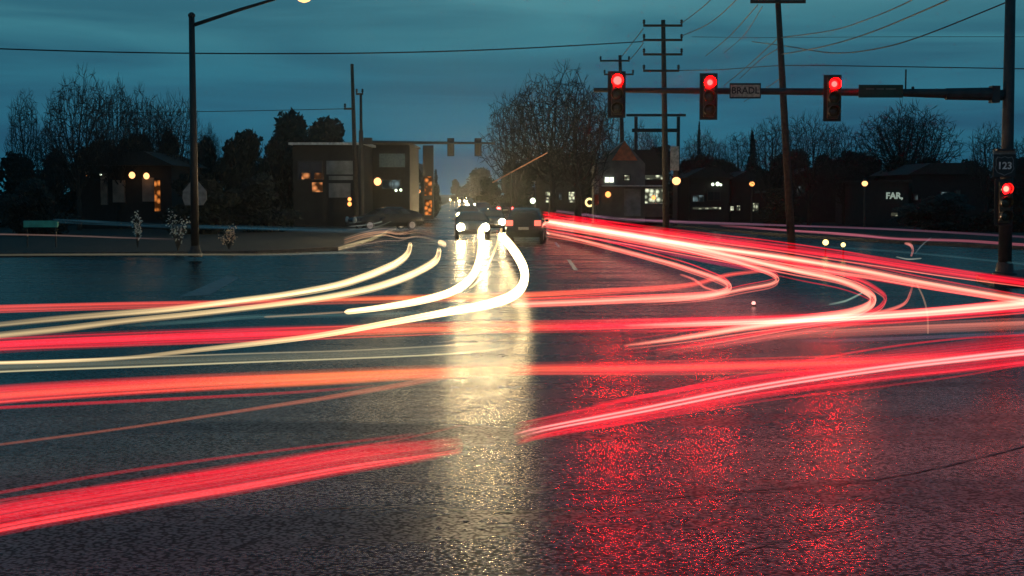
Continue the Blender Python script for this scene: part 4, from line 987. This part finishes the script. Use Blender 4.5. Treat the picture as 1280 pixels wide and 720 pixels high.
def leafy(seed, rx, h, n, lobes=9, base=.0, leaf=.22, conic=False):
    rnd = random.Random(seed); fo = MB(); tk = MB()
    tk.tube([(0, 0, 0), (.05, 0, h*.35), (0, .05, h*.8)], [.14, .11, .04], 6)
    L_ = []
    for i in range(lobes):
        f = rnd.random(); z = h*(base+.12+(.78-base)*f)
        rr_ = rx*((1-f)*.9+.12 if conic else (.55+.4*math.sin(PI*min(1, f+.2))))
        a = rnd.uniform(0, 2*PI); d = rr_*rnd.uniform(.1, .6)
        L_.append((Vector((math.cos(a)*d, math.sin(a)*d, z)), rr_*rnd.uniform(.45, .7), h*rnd.uniform(.12, .2)))
        tk.tube([(0, 0, z*.6), L_[-1][0]], [.04, .015], 4, cap=False)
    for i in range(n):
        c, r, hh = rnd.choice(L_)
        v = Vector((rnd.gauss(0, 1), rnd.gauss(0, 1), rnd.gauss(0, 1))).normalized()*rnd.uniform(.45, 1.08)
        p = c+Vector((v.x*r, v.y*r, v.z*hh))
        if p.z < .02: p.z = .05
        a = Vector((rnd.gauss(0, 1), rnd.gauss(0, 1), rnd.gauss(0, 1))).normalized(); b = a.orthogonal().normalized()
        s = leaf*rnd.uniform(.5, 1.3)
        fo.add([p-a*s, p+b*s*.5, p+a*s, p-b*s*.5], [(0, 1, 2, 3)])
    return fo, tk
lp = []
for i, (sd_, rx, h, n, cn_) in enumerate(((5, 2.4, 5, 5200, False), (9, 1.6, 7, 4600, True), (15, 3.4, 4.4, 6200, False))):
    fo, tk = leafy(sd_, rx, h, n, 12 if i != 1 else 16, conic=cn_)
    o = empty('evergreen_tree' if i != 2 else 'dense_shrub', (0, 0, 0), 'x', 'tree' if i != 2 else 'shrub', ('dark evergreens along the verges' if i != 2 else 'dark shrubs along the verges'))
    fo.build('crown', M['foliage'], o); tk.build('trunk', M['bark'], o); lp.append([o, False, rx*2, h])
def put_leafy(i, x, ytop, D, wpx, label, rz=0.):
    pr = lp[i]
    if pr[1]: o = copy_tree(pr[0])
    else: o = pr[0]; pr[1] = True
    o['label'] = label
    h = P(x, ytop, D).z-.14; sx = (wpx*D/FPX)/pr[2]
    o.location = (P(x, 250, D).x, D, .14); o.scale = (sx, max(.5, sx*.8), h/pr[3]*1.04); o.rotation_euler.z = rz
put_leafy(0, 360, 150, 108, 96, 'darkest tall evergreen above the flat roofed building')
put_leafy(0, 306, 172, 106, 100, 'dark evergreen halfway between the street lamp and the flat roofed building', 1.3)
put_leafy(0, 412, 157, 135, 110, 'greyer evergreen standing behind the left utility poles', 2.6)
put_leafy(0, 598, 213, 330, 62, 'distant round tree at the end of the far road', .5)
put_leafy(0, 570, 226, 340, 22, 'tiny distant tree left of the round one at the road end', 4.)
put_leafy(1, 521, 192, 125, 16, 'slim dark conifer right of the boxy building', .4)
put_leafy(1, 545, 216, 140, 18, 'short dark conifer behind the amber pylon sign', 1.4)
put_leafy(1, 531, 208, 135, 9, 'thinnest conifer between the two other slim ones', 2.4)
put_leafy(0, 640, 205, 150, 44, 'dark evergreen at the right kerb of the far road', 3.)
put_leafy(1, 940, 172, 128, 34, 'pointed conifer rising left of the leaning utility pole', 3.)
put_leafy(1, 873, 160, 130, 18, 'pointed conifer below the second red light', .2)
# rows of dark shrubs: each a thing, told apart by what stands before or beside it
rowL = [(-20, 190, 95, 80, 'cut off by the left edge'), (24, 200, 97, 80, 'below the slender far left tree'), (70, 196, 104, 80, 'below the short leafless tree'), (118, 186, 106, 80, 'behind the left end of the porch house'), (165, 178, 108, 84, 'behind the porch lamps'),
        (212, 176, 107, 80, 'left of the street lamp pole foot'), (258, 182, 104, 80, 'right of the pentagonal sign'), (300, 176, 100, 84, 'under the middle left evergreen'), (345, 178, 103, 70, 'at the left corner of the flat roofed building'), (40, 230, 78, 100, 'low on the verge above the teal panel'),
        (250, 226, 80, 100, 'low on the verge right behind the pentagonal sign'), (322, 224, 84, 90, 'low on the verge between the sign and the flat roofed building')]
rowR = [(612, 226, 165, 40, 'at the right kerb near the road end'), (655, 190, 172, 60, 'under the leaning right tree'), (690, 178, 170, 76, 'below the biggest right tree'), (728, 182, 168, 70, 'left behind the gabled building'), (770, 186, 130, 70, 'behind the gable'), (818, 176, 132, 80, 'behind the gantry frame posts'),
        (868, 186, 126, 70, 'right behind the pale pylon sign'), (905, 190, 124, 66, 'behind the house with the white strip'), (946, 198, 122, 66, 'behind the amber street lamp'), (985, 180, 118, 76, 'around the leaning pole foot'), (1030, 186, 120, 76, 'behind the house with the grey window'), (1075, 182, 118, 80, 'behind the warm right street lamp'),
        (1122, 188, 108, 86, 'behind the white lettering'), (1168, 190, 108, 86, 'left behind the long dark house'), (1215, 192, 106, 80, 'right behind the long dark house'), (1262, 190, 104, 80, 'behind the route marker'), (1310, 190, 100, 80, 'cut off by the right edge'),
        (1180, 246, 86, 110, 'low in front of the long dark house'), (1270, 238, 84, 90, 'low behind the mast pole foot'), (975, 240, 96, 60, 'low between the two right background houses')]
for (x, y, D, wp, lab) in rowL+[(a, b+(16 if b < 215 else 0), c, d*1.15, e) for a, b, c, d, e in rowR]:
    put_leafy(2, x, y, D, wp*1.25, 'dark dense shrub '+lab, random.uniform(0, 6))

# small bushes on the left verge with lamp glints put into the leaf colour
def glint_bush(label, x, y, D, wd, h, mat):
    q = P(x, y, D); o = empty('small_bush', (q.x, D, .14), label, 'bush', 'small bushes on the left verge')
    rnd = random.Random(int(x)); m = MB(); t = MB()
    for i in range(12):
        a = rnd.uniform(0, 2*PI); tip = Vector((math.cos(a)*wd*rnd.uniform(.2, .9), math.sin(a)*wd*.5, h*rnd.uniform(.5, 1.1)))
        t.tube([(0, 0, 0), tip*.5+Vector((0, 0, .1)), tip], [.02, .013, .006], 4, cap=False)
        for k in range(14):
            p = tip*rnd.uniform(.45, 1.05)+Vector((rnd.uniform(-1, 1), rnd.uniform(-1, 1), rnd.uniform(-1, 1)))*.09
            a2 = Vector((rnd.gauss(0, 1), rnd.gauss(0, 1), rnd.gauss(0, 1))).normalized(); b = a2.orthogonal(); s = .045
            m.add([p-a2*s, p+b*s*.6, p+a2*s, p-b*s*.6], [(0, 1, 2, 3)])
    m.build('leaves', mat, o); t.build('stems', M['shrubtwig'], o)
pl = simple('pale_glint_leaf', (.6, .6, .52), rough=.4, scale=9, var=.5)
glint_bush('bush with pale glints in its leaf colour just left of the street lamp pole', 222, 290, 56, .75, 1.5, pl)
glint_bush('bush with warm glints in its leaf colour right of the street lamp pole, nearer the kerb', 286, 300, 58, .7, .9, simple('warm_glint_leaf', (.6, .45, .3), rough=.4, scale=9, var=.5))
glint_bush('thin pale weed under the porch house columns', 172, 298, 60, .25, 1.3, pl)

# ------------------------------------------------------------------ haze, added to give the lamps a glow
HZ = 1
if HZ:
    m, nt, nn, L = nm('glow_haze'); o_ = nn.new('ShaderNodeOutputMaterial'); v = nn.new('ShaderNodeVolumePrincipled')
    v.inputs['Density'].default_value = .00026; v.inputs['Color'].default_value = (.75, .82, .85, 1); v.inputs['Anisotropy'].default_value = .9
    L.new(v.outputs[0], o_.inputs['Volume'])
    mb = MB(); mb.box((0, 560, 14.5), (1000, 1240, 31.2)); hz = mb.build('haze', m); tag(hz, kind='stuff')
